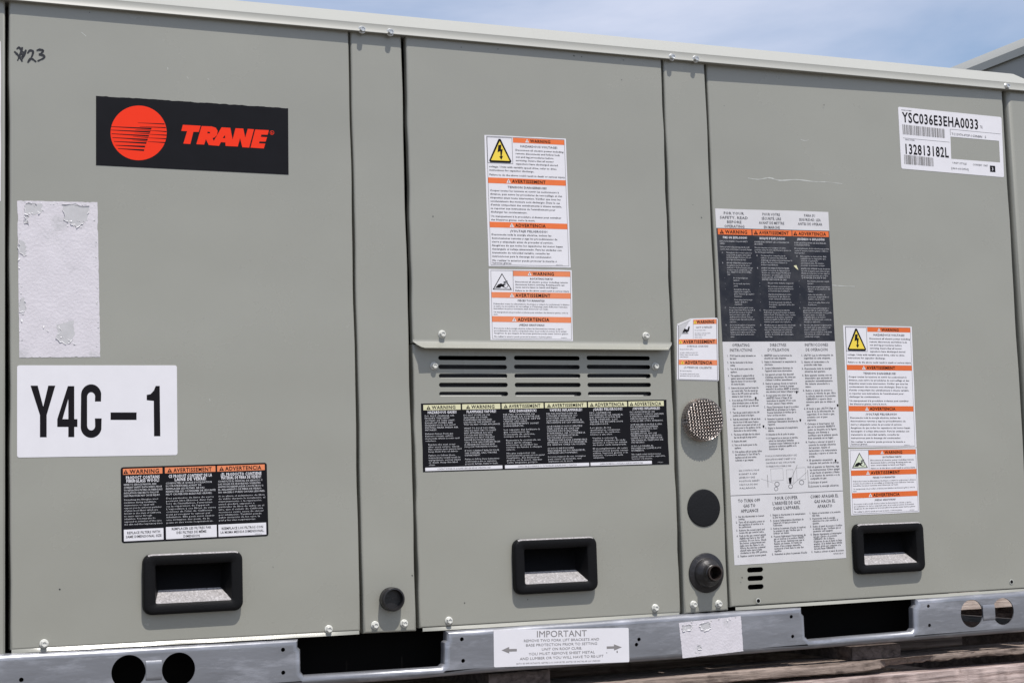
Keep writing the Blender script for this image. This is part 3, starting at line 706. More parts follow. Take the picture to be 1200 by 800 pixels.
ROT = [["Disconnect all electric power including remote", "disconnects before servicing. Rotating parts can", "cause severe injury to hands and fingers.", "Failure to do the above could result in serious injury."],
       ["Débrancher toutes les alimentations électriques y compris les sectionneurs à distance", "et suivre les procédures de verrouillage et d'étiquetage avant d'effectuer l'entretien.", "Immobiliser les pièces tournantes avant d'intervenir sur l'unité.", "Un manquement à la procédure ci-dessus peut entraîner des blessures graves, voire la", "mort."],
       ["Desconecte toda la energía eléctrica, incluso las desconexiones remotas, y siga los", "procedimientos de cierre y etiquetado antes de proceder al servicio de la unidad.", "Asegúrese de que ninguna de las piezas giratorias pueda causar lesiones graves.", "No realizar lo anterior puede provocar la muerte o lesiones graves."]]
def rot_label(corners, y, parent, name, label, bar, fill, bow=None):
    l = Label(corners, y, M['white'], parent, name, label=label, bow=bow); I = M['ink']; c_ = 0.022
    l.frame(.022, .018, .985, .982, 0.0005, M['ink_grey'])
    hand_sign(l, .03, .04, .28, .31, fill); l.rect(.285, .02, .289, .315, I)
    l.head(.29, .982, .022, .095, WAR[0], bar, scale=.62); l.text('ROTATING PARTS!', .63, .130, .026, I, 'c', width=.28, bold=.01)
    for i, t in enumerate(ROT[0]): l.text(t, .31, (.175, .213, .25, .298)[i], c_, I, bold=.01, width=(.64, .60, .52, .66)[i])
    l.head(.025, .982, .325, .405, WAR[1], bar, scale=.6); l.text('PIÈCES TOURNANTES!', .5, .440, .026, I, 'c', width=.33, bold=.01)
    for i, t in enumerate(ROT[1]): l.text(t, .045, (.488, .522, .556, .605, .637)[i], c_, I, width=(.92, .90, .66, .90, .05)[i])
    l.head(.025, .982, .665, .745, WAR[2], bar, scale=.6); l.text('¡PIEZAS GIRATORIAS!', .5, .782, .026, I, 'c', width=.31, bold=.01)
    for i, t in enumerate(ROT[2]): l.text(t, .045, (.832, .866, .90, .947)[i], c_, I, width=(.84, .88, .90, .70)[i])
    l.text('X39641180-01', .89, .957, .013, I, 'c')
    return l.done()
rot_label([(572.2, 315.3), (669.2, 316.8), (670.8, 399.6), (574.2, 398.4)], -0.0015, pan2a, 'warning_label', 'short white rotating parts warning just above flared lip', M['orange2'], M['white'])
rot_label([(995.2, 525.8), (1074.9, 524.6), (1078.2, 599.8), (998.6, 603.6)], 0.0, pan3, 'warning_label', 'short white rotating parts warning just above right handle', M['orange_dark'], M['pale_green'], bow=bow3)

# badge
l = Label([(112.5, 112.6), (337.6, 127.1), (338.1, 204.9), (112.5, 193.8)], 0.0, M['lab_black'], pan1, 'brand_badge', label='black badge with orange disc and italic name',
          base_poly=[(k / 60, (random.uniform(-.006, .004) if 0 < k < 60 else 0)) for k in range(61)] + [(1, 1), (0, 1)])
z = lambda pts, s_, o_: [(o_[0] + x / s_, o_[1] + y / s_) for x, y in pts]
l.px([(162.4 + 32.9 * math.cos(a), 156 + 32.0 * math.sin(a)) for a in [2 * math.pi * k / 64 for k in range(64)]], M['red'], 1)
Z2 = lambda pts: z(pts, 11.11, (125, 120))
for x0, y0, x1, y1, t0, t1 in [(58, 318, 583, 344, 3, 17), (56, 362, 567, 388, 3, 17), (62, 410, 550, 439, 3, 16), (72, 460, 534, 488, 3, 17), (92, 510, 517, 532, 3, 18), (115, 560, 500, 578, 3, 20), (145, 603, 488, 625, 3, 20),
                               (370, 357, 574, 366, 1, 8), (360, 402, 558, 412, 1, 8), (340, 445, 542, 462, 1, 8), (330, 492, 525, 508, 1, 8)]:
    l.px(Z2([(x0, y0 - t0), (x1 + 2, y1 - t1 * .55), (x1 - 4, y1 + t1 * .55), (x0, y0 + t0)]), M['lab_black'], 2)
for x0, y0, x1, y1 in [(405, 268, 752, 284), (430, 318, 768, 331), (570, 368, 778, 383), (556, 417, 782, 430), (545, 464, 780, 476), (535, 512, 760, 526)]:
    l.px(Z2([(x0, y0 - 1.5), (x1, y1 - 6), (x1, y1 + 6), (x0, y0 + 1.5)]), M['lab_black'], 2)
ZT_ = lambda pts: z(pts, 10, (205, 140))
l.px(ZT_([(92, 65), (300, 76), (278, 148), (215, 148), (180, 290), (98, 285), (142, 140), (74, 136)]), M['red'], 1)
l.px(ZT_([(312, 80), (430, 84), (478, 100), (500, 135), (492, 185), (465, 212), (440, 220), (476, 306), (395, 302), (362, 232), (342, 296), (250, 292)]), M['red'], 1, [ZT_([(382, 145), (412, 150), (410, 166), (378, 166)])])
l.px(ZT_([(545, 95), (648, 101), (690, 318), (592, 312), (590, 272), (538, 268), (515, 312), (425, 305)]), M['red'], 2, [ZT_([(585, 185), (588, 222), (558, 220)])])
l.px(ZT_([(708, 106), (800, 110), (822, 215), (852, 113), (925, 118), (868, 333), (788, 328), (762, 222), (735, 320), (655, 316)]), M['red'], 3)
l.px(ZT_([(940, 120), (1100, 128), (1085, 182), (1012, 180), (1005, 206), (1078, 210), (1062, 262), (990, 260), (983, 282), (1058, 286), (1040, 342), (885, 332)]), M['red'], 1)
rc = lambda r: [(1136 + r * math.cos(a), 157 + r * math.sin(a)) for a in [2 * math.pi * k / 20 for k in range(20)]]
l.px(ZT_(rc(25)), M['red'], 1, [ZT_(rc(20))]); u_, v_ = l.inv(at(205 + 113.6, 140 + 15.9)); l.text('R', u_, v_, .036, M['red'], 'c', bold=.01)
l.done()

# torn labels
def torn(corners, y, parent, label, patches, edges, seed):
    random.seed(seed)
    bp = []
    cn = [(0, 0), (1, 0), (1, 1), (0, 1)]
    for i in range(4):
        a, b = cn[i], cn[(i + 1) % 4]; nn = 40
        for k in range(nn):
            f = k / nn; j = random.uniform(0, 0.010) if random.random() < .35 else random.uniform(0, .003)
            d = (0.5 - (a[0] + b[0]) / 2, 0.5 - (a[1] + b[1]) / 2)
            bp.append((a[0] + (b[0] - a[0]) * f + d[0] * j * 2, a[1] + (b[1] - a[1]) * f + d[1] * j * 1.2))
    l = Label(corners, y, M['torn'], parent, 'torn_label', base_poly=bp, label=label)
    for pts in patches:
        q = []
        for i in range(len(pts)):
            a, b = pts[i], pts[(i + 1) % len(pts)]
            for k in range(6):
                f = k / 6; q.append((a[0] + (b[0] - a[0]) * f + random.uniform(-.016, .016), a[1] + (b[1] - a[1]) * f + random.uniform(-.007, .007)))
        l.poly(q, M['residue'], 1)
        nq = len(q); k = 0                       # the torn face curls up along stretches of the patch edge
        while k < nq:
            run = random.randint(3, 9)
            if random.random() < .75:
                seg = [q[(k + t) % nq] for t in range(run)]; A = []; B = []
                for t, (u, v) in enumerate(seg):
                    un, vn = seg[min(t + 1, run - 1)]; up, vp = seg[max(t - 1, 0)]; dx, dy = (un - up) * l.W, (vn - vp) * l.H; ll = math.hypot(dx, dy) or 1
                    w = random.uniform(.0005, .0017) * math.sin(math.pi * (t + .5) / run); A.append((u, v)); B.append((u + dy / ll * w / l.W, v - dx / ll * w / l.H))
                PA = l.map(np.array(A), .0006); PB = l.map(np.array(B), .0006); PB[:, 1] -= np.array([random.uniform(.0003, .0011) for _ in B])
                l.push(np.vstack([PA, PB]), [(t, t + 1, run + t + 1, run + t) for t in range(run - 1)], M['flap'])
            k += run
    o = l
    # lifted shreds: little curled strips of paper standing proud
    for (u0, v0), (u1, v1), n_ in edges:
        n_ = max(2, n_ // 2)
        for k in range(n_):
            f = (k + random.random()) / n_; u = u0 + (u1 - u0) * f + random.uniform(-.006, .006); v = v0 + (v1 - v0) * f + random.uniform(-.004, .004)
            a = random.uniform(0, 6.28); ln_ = random.uniform(.001, .005); wd = random.uniform(.0003, .0012)
            du, dv = ln_ * math.cos(a) / l.W, ln_ * math.sin(a) / l.H; pu, pv = -wd * math.sin(a) / l.W, wd * math.cos(a) / l.H
            uv = np.array([(u - pu, v - pv), (u + pu, v + pv), (u + du / 2 + pu, v + dv / 2 + pv), (u + du / 2 - pu, v + dv / 2 - pv), (u + du + pu * .3, v + dv + pv * .3), (u + du - pu * .3, v + dv - pv * .3)])
            P_ = l.map(uv, .0005); P_[2:4, 1] -= random.uniform(.0001, .0007); P_[4:, 1] -= random.uniform(.0000, .0010)
            l.push(P_, [(0, 1, 2, 3), (3, 2, 4, 5)], M['flap'])
    return l.done()
torn([(20, 235), (114.4, 237), (117.6, 418.3), (22.5, 419.3)], 0.0, pan1, 'blank silvery label with torn face above the unit number',
     [[(.10, .02), (.31, .02), (.30, .07), (.22, .09), (.10, .08)], [(.55, .02), (.88, .03), (.86, .12), (.74, .16), (.60, .13)], [(.02, .26), (.10, .27), (.10, .35), (.02, .34)],
      [(.01, .63), (.08, .62), (.08, .70), (.01, .71)], [(.46, .79), (.66, .77), (.68, .86), (.60, .92), (.46, .88)], [(.10, .10), (.14, .10), (.12, .15), (.09, .14)]],
     [((.06, .01), (.97, .02), 26), ((.57, .12), (.86, .13), 14), ((.60, .15), (.80, .16), 8), ((.12, .08), (.31, .06), 9), ((.02, .2), (.03, .9), 26), ((.97, .1), (.97, .95), 22), ((.45, .85), (.72, .92), 14), ((.28, .76), (.34, .84), 6), ((.48, .82), (.50, .78), 4)], 3)
torn([(792.2, 729.0), (865.0, 720.8), (867.8, 762.0), (796.6, 770.3)], yr, rail, 'blank white torn label on the rail right of lifting notice',
     [[(.33, .10), (.48, .08), (.49, .24), (.40, .30), (.33, .22)], [(.05, .10), (.20, .10), (.18, .22), (.06, .24)], [(.26, .70), (.31, .70), (.31, .80), (.26, .80)]],
     [((.02, .06), (.95, .05), 22), ((.05, .2), (.20, .22), 10), ((.32, .22), (.48, .28), 12), ((.2, .85), (.3, .9), 5)], 5)

# unit number
l = Label([(20, 427.9), (207.2, 427.9), (208.0, 532.9), (20, 535.9)], 0.0, M['white'], pan1, 'number_label', radius=0.003, label='white label with large black unit number')
q5 = lambda pts: z(pts, 5.714, (10, 420))
l.px(q5([(147, 181), (195, 181), (232, 322), (266, 181), (313, 181), (255, 378), (255, 526), (210, 526), (210, 378)]), M['ink'])
l.px(q5([(397, 184), (440, 184), (440, 405), (461, 405), (461, 457), (440, 457), (440, 525), (400, 525), (400, 457), (326, 457), (326, 405)]), M['ink'], 1, [q5([(400, 270), (400, 405), (361, 405)])])
C_ = []
for a in range(8, 181, 8): C_.append((553 + 68 * math.cos(math.radians(a)), 245 - 73 * math.sin(math.radians(a))))
for a in range(180, 361 - 8, 8): C_.append((553 + 70 * math.cos(math.radians(a)), 457 - 73 * math.sin(math.radians(a))))
C_.append((623, 400)); C_.append((578, 400))
for a in range(352, 179, -12): C_.append((553 + 27 * math.cos(math.radians(a)), 447 - 33 * math.sin(math.radians(a))))
for a in range(180, 7, -12): C_.append((553 + 27 * math.cos(math.radians(a)), 258 - 33 * math.sin(math.radians(a))))
C_.append((578, 287)); C_.append((619, 287))
l.px(q5(C_), M['ink'])
l.px(q5([(683, 360), (857, 360), (857, 410), (683, 410)]), M['ink'])
l.px(q5([(985, 183), (1012, 183), (1016, 519), (974, 519), (972, 283), (925, 278), (925, 243), (950, 238), (972, 215)]), M['ink'])
l.done()

# fibreglass warning
l = Label([(141.3, 547.2), (312.5, 541.8), (314.6, 627.6), (142.6, 636.0)], 0.0, M['lab_black'], pan1, 'warning_label', radius=0.0035, label='black three column fibreglass warning above left handle')
cols = [(.015, .278), (.295, .640), (.652, .985)]
T4 = [('PRODUCT CONTAINS', 'FIBERGLASS WOOL!', "REFER TO SERVICE MANUAL AND CURRENT SAFETY DATA SHEETS PRIOR TO REPLACING FILTERS OR FIBERGLASS INSULATION. FAILURE TO FOLLOW SAFE PRACTICES MAY CAUSE INJURY.",
       "Disturbing the fiberglass wool insulation during installation, maintenance or repair will expose you to airborne particles of glass wool fibers which are known to the state of California to cause cancer through inhalation. You may also be exposed to irritation of the eyes, the skin and the respiratory tract.", ('REPLACE FILTERS WITH', 'SAME DIMENSIONAL SIZE')),
      ('CE PRODUIT CONTIENT DE LA', 'LAINE DE VERRE!', "CONSULTER LE GUIDE D'UTILISATION DU PROPRIÉTAIRE AVANT DE REMPLACER LES FILTRES. NE PAS RESPECTER LES CONSIGNES DE SÉCURITÉ PEUT CAUSER DES BLESSURES GRAVES.",
       "Des particules de laine de verre peuvent être libérées dans l'air lors de l'installation, l'entretien ou la réparation de l'appareil. L'exposition à ces fibres de verre connues de l'état de Californie peut provoquer le cancer par inhalation. Elle peut aussi causer une irritation des yeux, de la peau et des voies respiratoires.", ('REMPLACER LES FILTRES PAR', 'DES FILTRES DE MÊME', 'DIMENSION')),
      ('¡EL PRODUCTO CONTIENE', 'MATERIAL DE FIBRA DE VIDRIO!', "CONSULTE EL MANUAL DE SERVICIO Y LAS HOJAS DE SEGURIDAD VIGENTES ANTES DE REEMPLAZAR LOS FILTROS O EL AISLAMIENTO DE FIBRA DE VIDRIO. NO HACERLO PUEDE CAUSAR LESIONES.",
       "Si se altera el aislamiento de fibra de vidrio durante la instalación, el mantenimiento o la reparación, usted quedará expuesto a partículas de fibra de vidrio en el aire, que el estado de California reconoce como causa de cáncer por inhalación. También puede sufrir irritación de los ojos, la piel y las vías respiratorias.", ('REEMPLACE LOS FILTROS CON', 'LA MISMA MEDIDA DIMENSIONAL.'))]
for (a, b), w, t in zip(cols, WAR, T4):
    l.head(a, b, .022, .100, w, M['orange2'], alert='k', scale=.70)
    c_ = (a + b) / 2
    l.text(t[0], c_, .140, .042, M['white'], 'c', maxw=(b - a) * .86, bold=.03); l.text(t[1], c_, .185, .042, M['white'], 'c', maxw=(b - a) * .84, bold=.03)
    l.para(t[2], a + .004, b - .002, .215, .400, 5, .024, M['lab_text'], bold=.015); l.para(t[3], a + .004, b - .002, .415, .775, 10, .022, M['lab_text'])
    l.rect(a, .825 - .01 * (a > .2) , b, .978, M['white'], 1)
    nb = len(t[4])
    for i, s_ in enumerate(t[4]): l.text(s_, c_, .895 + (i - (nb - 1) / 2) * .052, .034, M['ink'], 'c', maxw=(b - a) * .92, bold=.015)
l.text('X39641181-01', .93, .965, .014, M['ink'], 'c')
l.done()

# gas and vapour warning under the louvres
l = Label([(493.9, 472.6), (781.4, 467.8), (784.9, 543.8), (496.4, 553.0)], 0.002, M['lab_black'], pan2b, 'warning_label', label='wide black six column gas warning with cream headings')
T7 = [(.008, .152, 'WARNING', 'HAZARDOUS GASES!', ["DO NOT CHANGE OR MODIFY THE VENT OUTLET OF THIS UNIT. EXHAUST FUMES ARE HAZARDOUS. DO NOT INSTALL NEAR FRESH AIR INTAKES.", "Exhaust fumes from gas burners contain carbon monoxide which is toxic and odorless.", (.010, "Replace the vent cover after every service. Check flue outlets each season and keep them free of debris."), (.010, "Failure to follow these instructions could result in asphyxiation, serious injury or death. Keep this label clean.")]),
      (.158, .308, 'WARNING', 'FLAMMABLE VAPORS!', ["DO NOT STORE OR USE GASOLINE OR OTHER FLAMMABLE VAPORS AND LIQUIDS IN THE VICINITY OF THIS OR ANY OTHER APPLIANCE.", "WHAT TO DO IF YOU SMELL GAS: DO NOT TRY TO LIGHT ANY APPLIANCE. DO NOT TOUCH ANY ELECTRICAL SWITCH. DO NOT USE ANY PHONE IN YOUR BUILDING. CALL YOUR GAS SUPPLIER FROM A NEIGHBOR'S PHONE AND FOLLOW THE INSTRUCTIONS.", "IF YOU CANNOT REACH YOUR GAS SUPPLIER, CALL THE FIRE DEPARTMENT.", "Failure to follow these instructions could result in fire or explosion, property damage, injury or death."]),
      (.314, .482, 'AVERTISSEMENT', 'GAZ DANGEREUX!', ["NE PAS CHANGER NI MODIFIER LA SORTIE DE VENTILATION DE CETTE UNITÉ. LES GAZ D'ÉCHAPPEMENT SONT DANGEREUX.", "Les vapeurs des brûleurs à gaz contiennent du monoxyde de carbone, toxique et inodore.", (.008, "Remettre le couvercle en place après chaque entretien et vérifier les sorties de fumée à chaque saison."), (.008, "Ne pas respecter ces instructions peut provoquer l'asphyxie, des blessures graves ou la mort. Garder cette étiquette propre.")]),
      (.488, .660, 'AVERTISSEMENT', 'VAPEURS INFLAMMABLES!', ["NE PAS ENTREPOSER NI UTILISER D'ESSENCE OU D'AUTRES VAPEURS ET LIQUIDES INFLAMMABLES À PROXIMITÉ DE CET APPAREIL.", "QUE FAIRE SI VOUS SENTEZ UNE ODEUR DE GAZ: NE TENTEZ PAS D'ALLUMER D'APPAREILS. NE TOUCHEZ À AUCUN INTERRUPTEUR. N'UTILISEZ AUCUN TÉLÉPHONE DANS L'IMMEUBLE. APPELEZ VOTRE FOURNISSEUR DE GAZ DE CHEZ UN VOISIN.", "SI VOUS NE POUVEZ REJOINDRE LE FOURNISSEUR, APPELEZ LES POMPIERS.", "Le non-respect de ces consignes peut causer un incendie, une explosion ou la mort."]),
      (.666, .830, 'ADVERTENCIA', '¡GASES PELIGROSOS!', ["NO CAMBIE NI MODIFIQUE LA SALIDA DE VENTILACIÓN DE ESTA UNIDAD. LOS GASES DE ESCAPE SON PELIGROSOS.", "Los gases de los quemadores contienen monóxido de carbono, tóxico y sin olor.", (.008, "Vuelva a colocar la cubierta después de cada servicio y revise las salidas de humo cada temporada."), (.008, "El incumplimiento de estas instrucciones puede causar asfixia, lesiones graves o la muerte. Conserve esta etiqueta.")]),
      (.836, .988, 'ADVERTENCIA', '¡VAPORES INFLAMABLES!', ["NO ALMACENE NI USE GASOLINA U OTROS VAPORES Y LÍQUIDOS INFLAMABLES CERCA DE ESTE O DE CUALQUIER OTRO APARATO.", "QUÉ HACER SI HUELE A GAS: NO INTENTE ENCENDER NINGÚN APARATO. NO TOQUE NINGÚN INTERRUPTOR. NO USE TELÉFONOS EN EL EDIFICIO. LLAME A SU PROVEEDOR DE GAS DESDE EL TELÉFONO DE UN VECINO.", "SI NO LOCALIZA AL PROVEEDOR, LLAME A LOS BOMBEROS.", "No seguir estas instrucciones puede causar incendio, explosión, lesiones o la muerte."])]
for a, b, w, tt, body in T7:
    l.head(a, b, .020, .098, w, M['cream'], alert='k', scale=.66)
    l.text(tt, (a + b) / 2, .130, .040, M['white'], 'c', maxw=(b - a) * .78, bold=.03)
    l.para(body, a + .004, b - .002, .165, .920, 22, .0230, M['lab_text'], bold=.006, gap=.6)
for a, b, t in [(.008, .308, 'CONTACT SUPPLIER OR QUALIFIED SERVICER BEFORE OPERATING UNIT'), (.318, .660, "CONTACTER LE FOURNISSEUR OU UN TECHNICIEN QUALIFIÉ AVANT L'UTILISATION"), (.666, .925, 'LLAME AL PROVEEDOR O A UN TÉCNICO CALIFICADO ANTES DE USAR')]:
    l.rect(a, .935, b, .984, M['white'], 1); l.text(t, (a + b) / 2, .96, .022, M['ink'], 'c', maxw=(b - a) * .7)
l.text('X39641182-01', .962, .962, .014, M['lab_text'], 'c')
l.done()

# hot surface warning with its folded corner
l = Label([(793.3, 373.6), (840.9, 372.3), (842.2, 446.5), (793.1, 445.2)], 0.0, M['white'], post2, 'warning_label', base_poly=[(.0, .085), (.33, 0), (.98, 0), (1, .02), (1, .98), (.98, 1), (.02, 1), (0, .98)], label='small hot surface warning with a turned corner above mesh vent')
I = M['ink_grey']
l.frame(.03, .985, .975, .995, .0005, I); l.rect(.03, .10, .042, .985, I); l.rect(.965, .02, .975, .985, I)
l.poly([(.0, .085), (.33, .0), (.34, .02), (.03, .11)], M['flap'], 3); l.poly([(.03, .11), (.34, .02), (.30, .04), (.05, .33)], M['residue'], .8)
l.rect(.40, .02, .965, .095, M['orange2']); l.text('WARNING', .70, .058, .052, M['ink'], 'c', width=.44, bold=.03, res=2); l.tri_mark(.44, .058, .055, M['yellow'], M['ink'])
l.text('HOT SURFACE!', .66, .145, .032, I, 'c', width=.40)
for i, t in enumerate(["Do not touch surface.", "Hot surface could cause burns.", "Allow surface to cool", "before service."]): l.text(t, .43, (.19, .238, .268, .303)[i], .020, I, maxw=.52)
l.rect(.39, .02, .395, .325, I)
l.poly([(.13, .215), (.18, .16), (.25, .18), (.28, .125), (.31, .13), (.29, .20), (.24, .225), (.20, .215), (.16, .225)], M['ink'], 2); l.rect(.12, .232, .27, .243, M['ink'], 2)
l.rect(.04, .335, .965, .415, M['orange2']); l.text('AVERTISSEMENT', .54, .375, .052, M['ink'], 'c', width=.78, bold=.03, res=2); l.tri_mark(.085, .375, .055, M['yellow'], M['ink'])
l.text('SURFACE CHAUDE!', .5, .448, .030, I, 'c', width=.52)
for i, t in enumerate(["Ne pas toucher la surface.", "La surface chaude peut causer des", "brûlures. Laisser refroidir la surface", "avant l'entretien."]): l.text(t, .07, (.495, .548, .583, .618)[i], .020, I, maxw=.85)
l.rect(.04, .668, .965, .750, M['orange2']); l.text('ADVERTENCIA', .52, .709, .052, M['ink'], 'c', width=.66, bold=.03, res=2); l.tri_mark(.13, .709, .055, M['yellow'], M['ink'])
l.text('¡SUPERFICIE CALIENTE!', .5, .79, .032, I, 'c', width=.68)
for i, t in enumerate(["No toque la superficie.", "Una superficie caliente puede causar", "quemaduras. Deje que se enfríe antes."]): l.text(t, .07, (.845, .893, .925)[i], .020, I, maxw=.85)
l.done()

# operating instructions
l = Label([(839.7, 243.8), (971.6, 248.1), (992.9, 653.6), (862.2, 661.8)], 0.0, M['paper'], pan3, 'instruction_sheet', label='tall three column operating instructions sheet', bow=bow3)
K3 = [(.015, .30), (.315, .655), (.668, .990)]
l.rect(0.0, .0555, 1.0, .3785, M['lab_dusty'], .45)
HD = [("FOR YOUR", "SAFETY, READ", "BEFORE", "OPERATING"), ("POUR VOTRE", "SÉCURITÉ, LIRE", "AVANT DE METTRE", "EN MARCHE"), ("PARA SU", "SEGURIDAD, LEA", "ANTES DE OPERAR")]
SUB = ["FIRE OR EXPLOSION!", "RISQUE D'EXPLOSION!", "¡INCENDIO O EXPLOSIÓN!"]
BD = [["EXPLOSION HAZARD: FOLLOW SAFETY LABELS.", "Failure to follow safety warnings exactly could result in death, serious injury or property damage.",
       (.05, "This appliance does not have a pilot. It is equipped with an ignition device which automatically lights the burner. Do not try to light the burner by hand."),
       (.05, "BEFORE OPERATING smell all around the appliance area for gas. Be sure to smell next to the floor because some gas is heavier than air and will settle on the floor. WHAT TO DO IF YOU SMELL GAS"),
       (.10, "Do not try to light any appliance."), (.10, "Do not touch any electric switch."), (.10, "Immediately call your gas supplier from a neighbor's phone. Follow the gas supplier's instructions."), (.10, "If you cannot reach your gas supplier, call the fire department."),
       (.05, "Use only your hand to push in or turn the gas control knob. Never use tools. If the knob will not push in or turn by hand, don't try to repair it, call a qualified service technician. Force or attempted repair may result in a fire or explosion."),
       (.05, "Do not use this appliance if any part has been under water. Immediately call a qualified service technician to inspect the appliance and to replace any part of the control system which has been under water.")],
      ["SUIVRE EXACTEMENT LES CONSIGNES DE SÉCURITÉ.", "Ne pas respecter ces consignes à la lettre pourrait causer la mort, des blessures graves ou des dommages matériels.",
       (.05, "Cet appareil ne comporte pas de veilleuse. Il est muni d'un dispositif d'allumage qui allume automatiquement le brûleur. Ne pas tenter d'allumer le brûleur manuellement."),
       (.05, "AVANT DE FAIRE FONCTIONNER, reniflez tout autour de l'appareil pour déceler une odeur de gaz. Reniflez près du plancher, car certains gaz sont plus lourds que l'air. QUE FAIRE SI VOUS SENTEZ UNE ODEUR DE GAZ"),
       (.10, "Ne pas tenter d'allumer d'appareil."), (.10, "Ne touchez à aucun interrupteur; ne pas vous servir des téléphones se trouvant dans le bâtiment."), (.10, "Appelez immédiatement votre fournisseur de gaz depuis un voisin. Suivez ses instructions."), (.10, "Si vous ne pouvez rejoindre le fournisseur, appelez le service des incendies."),
       (.05, "Ne poussez ou tournez la manette d'admission du gaz qu'à la main; ne jamais utiliser d'outil. Si la manette reste coincée, ne tentez pas de la réparer; appelez un technicien qualifié. Le fait de forcer la manette peut causer une explosion."),
       (.05, "N'utilisez pas cet appareil s'il a été plongé dans l'eau, même partiellement. Faites inspecter l'appareil par un technicien qualifié et remplacez toute partie du système de contrôle qui a été plongée dans l'eau.")],
      ["SIGA LAS ETIQUETAS DE SEGURIDAD CON EXACTITUD.", "El incumplimiento de las advertencias podría causar la muerte, lesiones graves o daños a la propiedad.",
       (.05, "Este aparato no tiene piloto. Está equipado con un dispositivo que enciende el quemador automáticamente. No intente encender el quemador a mano."),
       (.05, "ANTES DE OPERAR huela alrededor de todo el aparato para detectar gas. Huela cerca del piso porque algunos gases son más pesados que el aire. QUÉ HACER SI HUELE A GAS"),
       (.10, "No intente encender ningún aparato."), (.10, "No toque ningún interruptor eléctrico ni use teléfonos del edificio."), (.10, "Llame de inmediato al proveedor de gas desde el teléfono de un vecino."), (.10, "Si no lo localiza, llame a los bomberos."),
       (.05, "Use sólo la mano para empujar o girar la perilla de control del gas. Nunca use herramientas. Si la perilla no gira a mano, no trate de repararla; llame a un técnico calificado. Forzarla puede causar un incendio o explosión."),
       (.05, "No use este aparato si alguna parte ha estado bajo el agua. Llame a un técnico calificado para que lo inspeccione y reemplace toda pieza del sistema de control que haya estado bajo el agua.")]]
OH = [("OPERATING", "INSTRUCTIONS"), ("DIRECTIVES", "D'UTILISATION"), ("INSTRUCCIONES", "DE OPERACIÓN")]
OP = [[(.032, "STOP! Read the safety information on this label."), (.032, "Set the thermostat to the lowest setting."), (.032, "Turn off all electric power to the appliance."), (.032, "This appliance is equipped with an ignition device which automatically lights the burner. Do not try to light the burner by hand."),
       (.032, "Remove the access panel and locate the gas control valve. Turn the manual gas valve to the OFF position and wait five minutes to clear out any gas."), (.032, "If you smell gas, STOP! Follow B in the safety information above on this label. If you do not smell gas, go to the next step."),
       (.032, "Turn the gas control switch to the ON position as shown in the figure."), (.032, "Push the switch firmly to ON and check that the lever is fully seated. Replace the control access panel and turn on all electric power to the appliance. Set the thermostat to the desired setting."),
       (.032, "The burner will light after the inducer has run through its purge period."), (.032, "Replace the panel."), (.032, "Turn on all electric power to the appliance."), (.032, "If the appliance will not operate, follow the instructions To Turn Off Gas To Appliance and call your service technician or gas company.")],
      [(.032, "ARRÊTEZ! Lisez les instructions de sécurité sur cette étiquette."), (.032, "Réglez le thermostat à la température la plus basse."), (.032, "Coupez l'alimentation électrique de l'appareil avant toute intervention."), (.032, "Cet appareil est muni d'un dispositif d'allumage automatique. Ne tentez pas d'allumer le brûleur manuellement."),
       (.032, "Retirez le panneau d'accès et repérez la soupape de gaz. Tournez la soupape manuelle à la position ARRÊT et attendez cinq minutes pour laisser échapper le gaz."), (.032, "Si vous sentez une odeur de gaz, ARRÊTEZ! Passez à l'étape B des instructions de sécurité. S'il n'y a pas d'odeur, passez à l'étape suivante."),
       (.032, "Placez l'interrupteur du gaz à la position MARCHE tel qu'indiqué sur la figure. Poussez fermement et vérifiez que le levier est bien en place."), (.032, "Remettez le panneau en place et rétablissez l'alimentation électrique de l'appareil."), (.032, "Réglez le thermostat à la température désirée."), (.032, "Attendez la fin du cycle de purge."),
       (.032, "Si l'appareil ne se met pas en marche, suivez les instructions intitulées Comment couper l'admission de gaz et appelez un technicien qualifié ou le fournisseur de gaz.")],
      [(.032, "¡ALTO! Lea la información de seguridad de esta etiqueta."), (.032, "Ajuste el termostato a la posición más baja."), (.032, "Desconecte toda la energía eléctrica del aparato."), (.032, "Este aparato cuenta con un dispositivo que enciende el quemador automáticamente. No intente encenderlo a mano."),
       (.032, "Retire el panel de acceso y localice la válvula de gas. Gire la válvula manual a la posición CERRADO y espere cinco minutos para que se disipe el gas."), (.032, "Si huele a gas, ¡ALTO! Siga el paso B de la información de seguridad. Si no huele a gas, continúe con el paso siguiente."),
       (.032, "Coloque el interruptor del gas en la posición ABIERTO como se muestra en la figura. Empuje con firmeza y verifique que la palanca quede bien asentada en su lugar."), (.032, "Vuelva a colocar el panel y conecte la energía eléctrica del aparato. Ajuste el termostato a la temperatura deseada y espere el ciclo de purga."),
       (.032, "El quemador encenderá después del período de purga."), (.032, "Si el aparato no funciona, siga las instrucciones Cómo apagar el gas hacia el aparato y llame a su técnico de servicio o a la compañía de gas."), (.032, "Coloque el panel."), (.032, "Conecte la energía eléctrica.")]]
TH = [("TO TURN OFF", "GAS TO", "APPLIANCE"), ("POUR COUPER", "L'ARRIVÉE DE GAZ", "DANS L'APPAREIL"), ("COMO APAGAR EL", "GAS HACIA EL", "APARATO")]
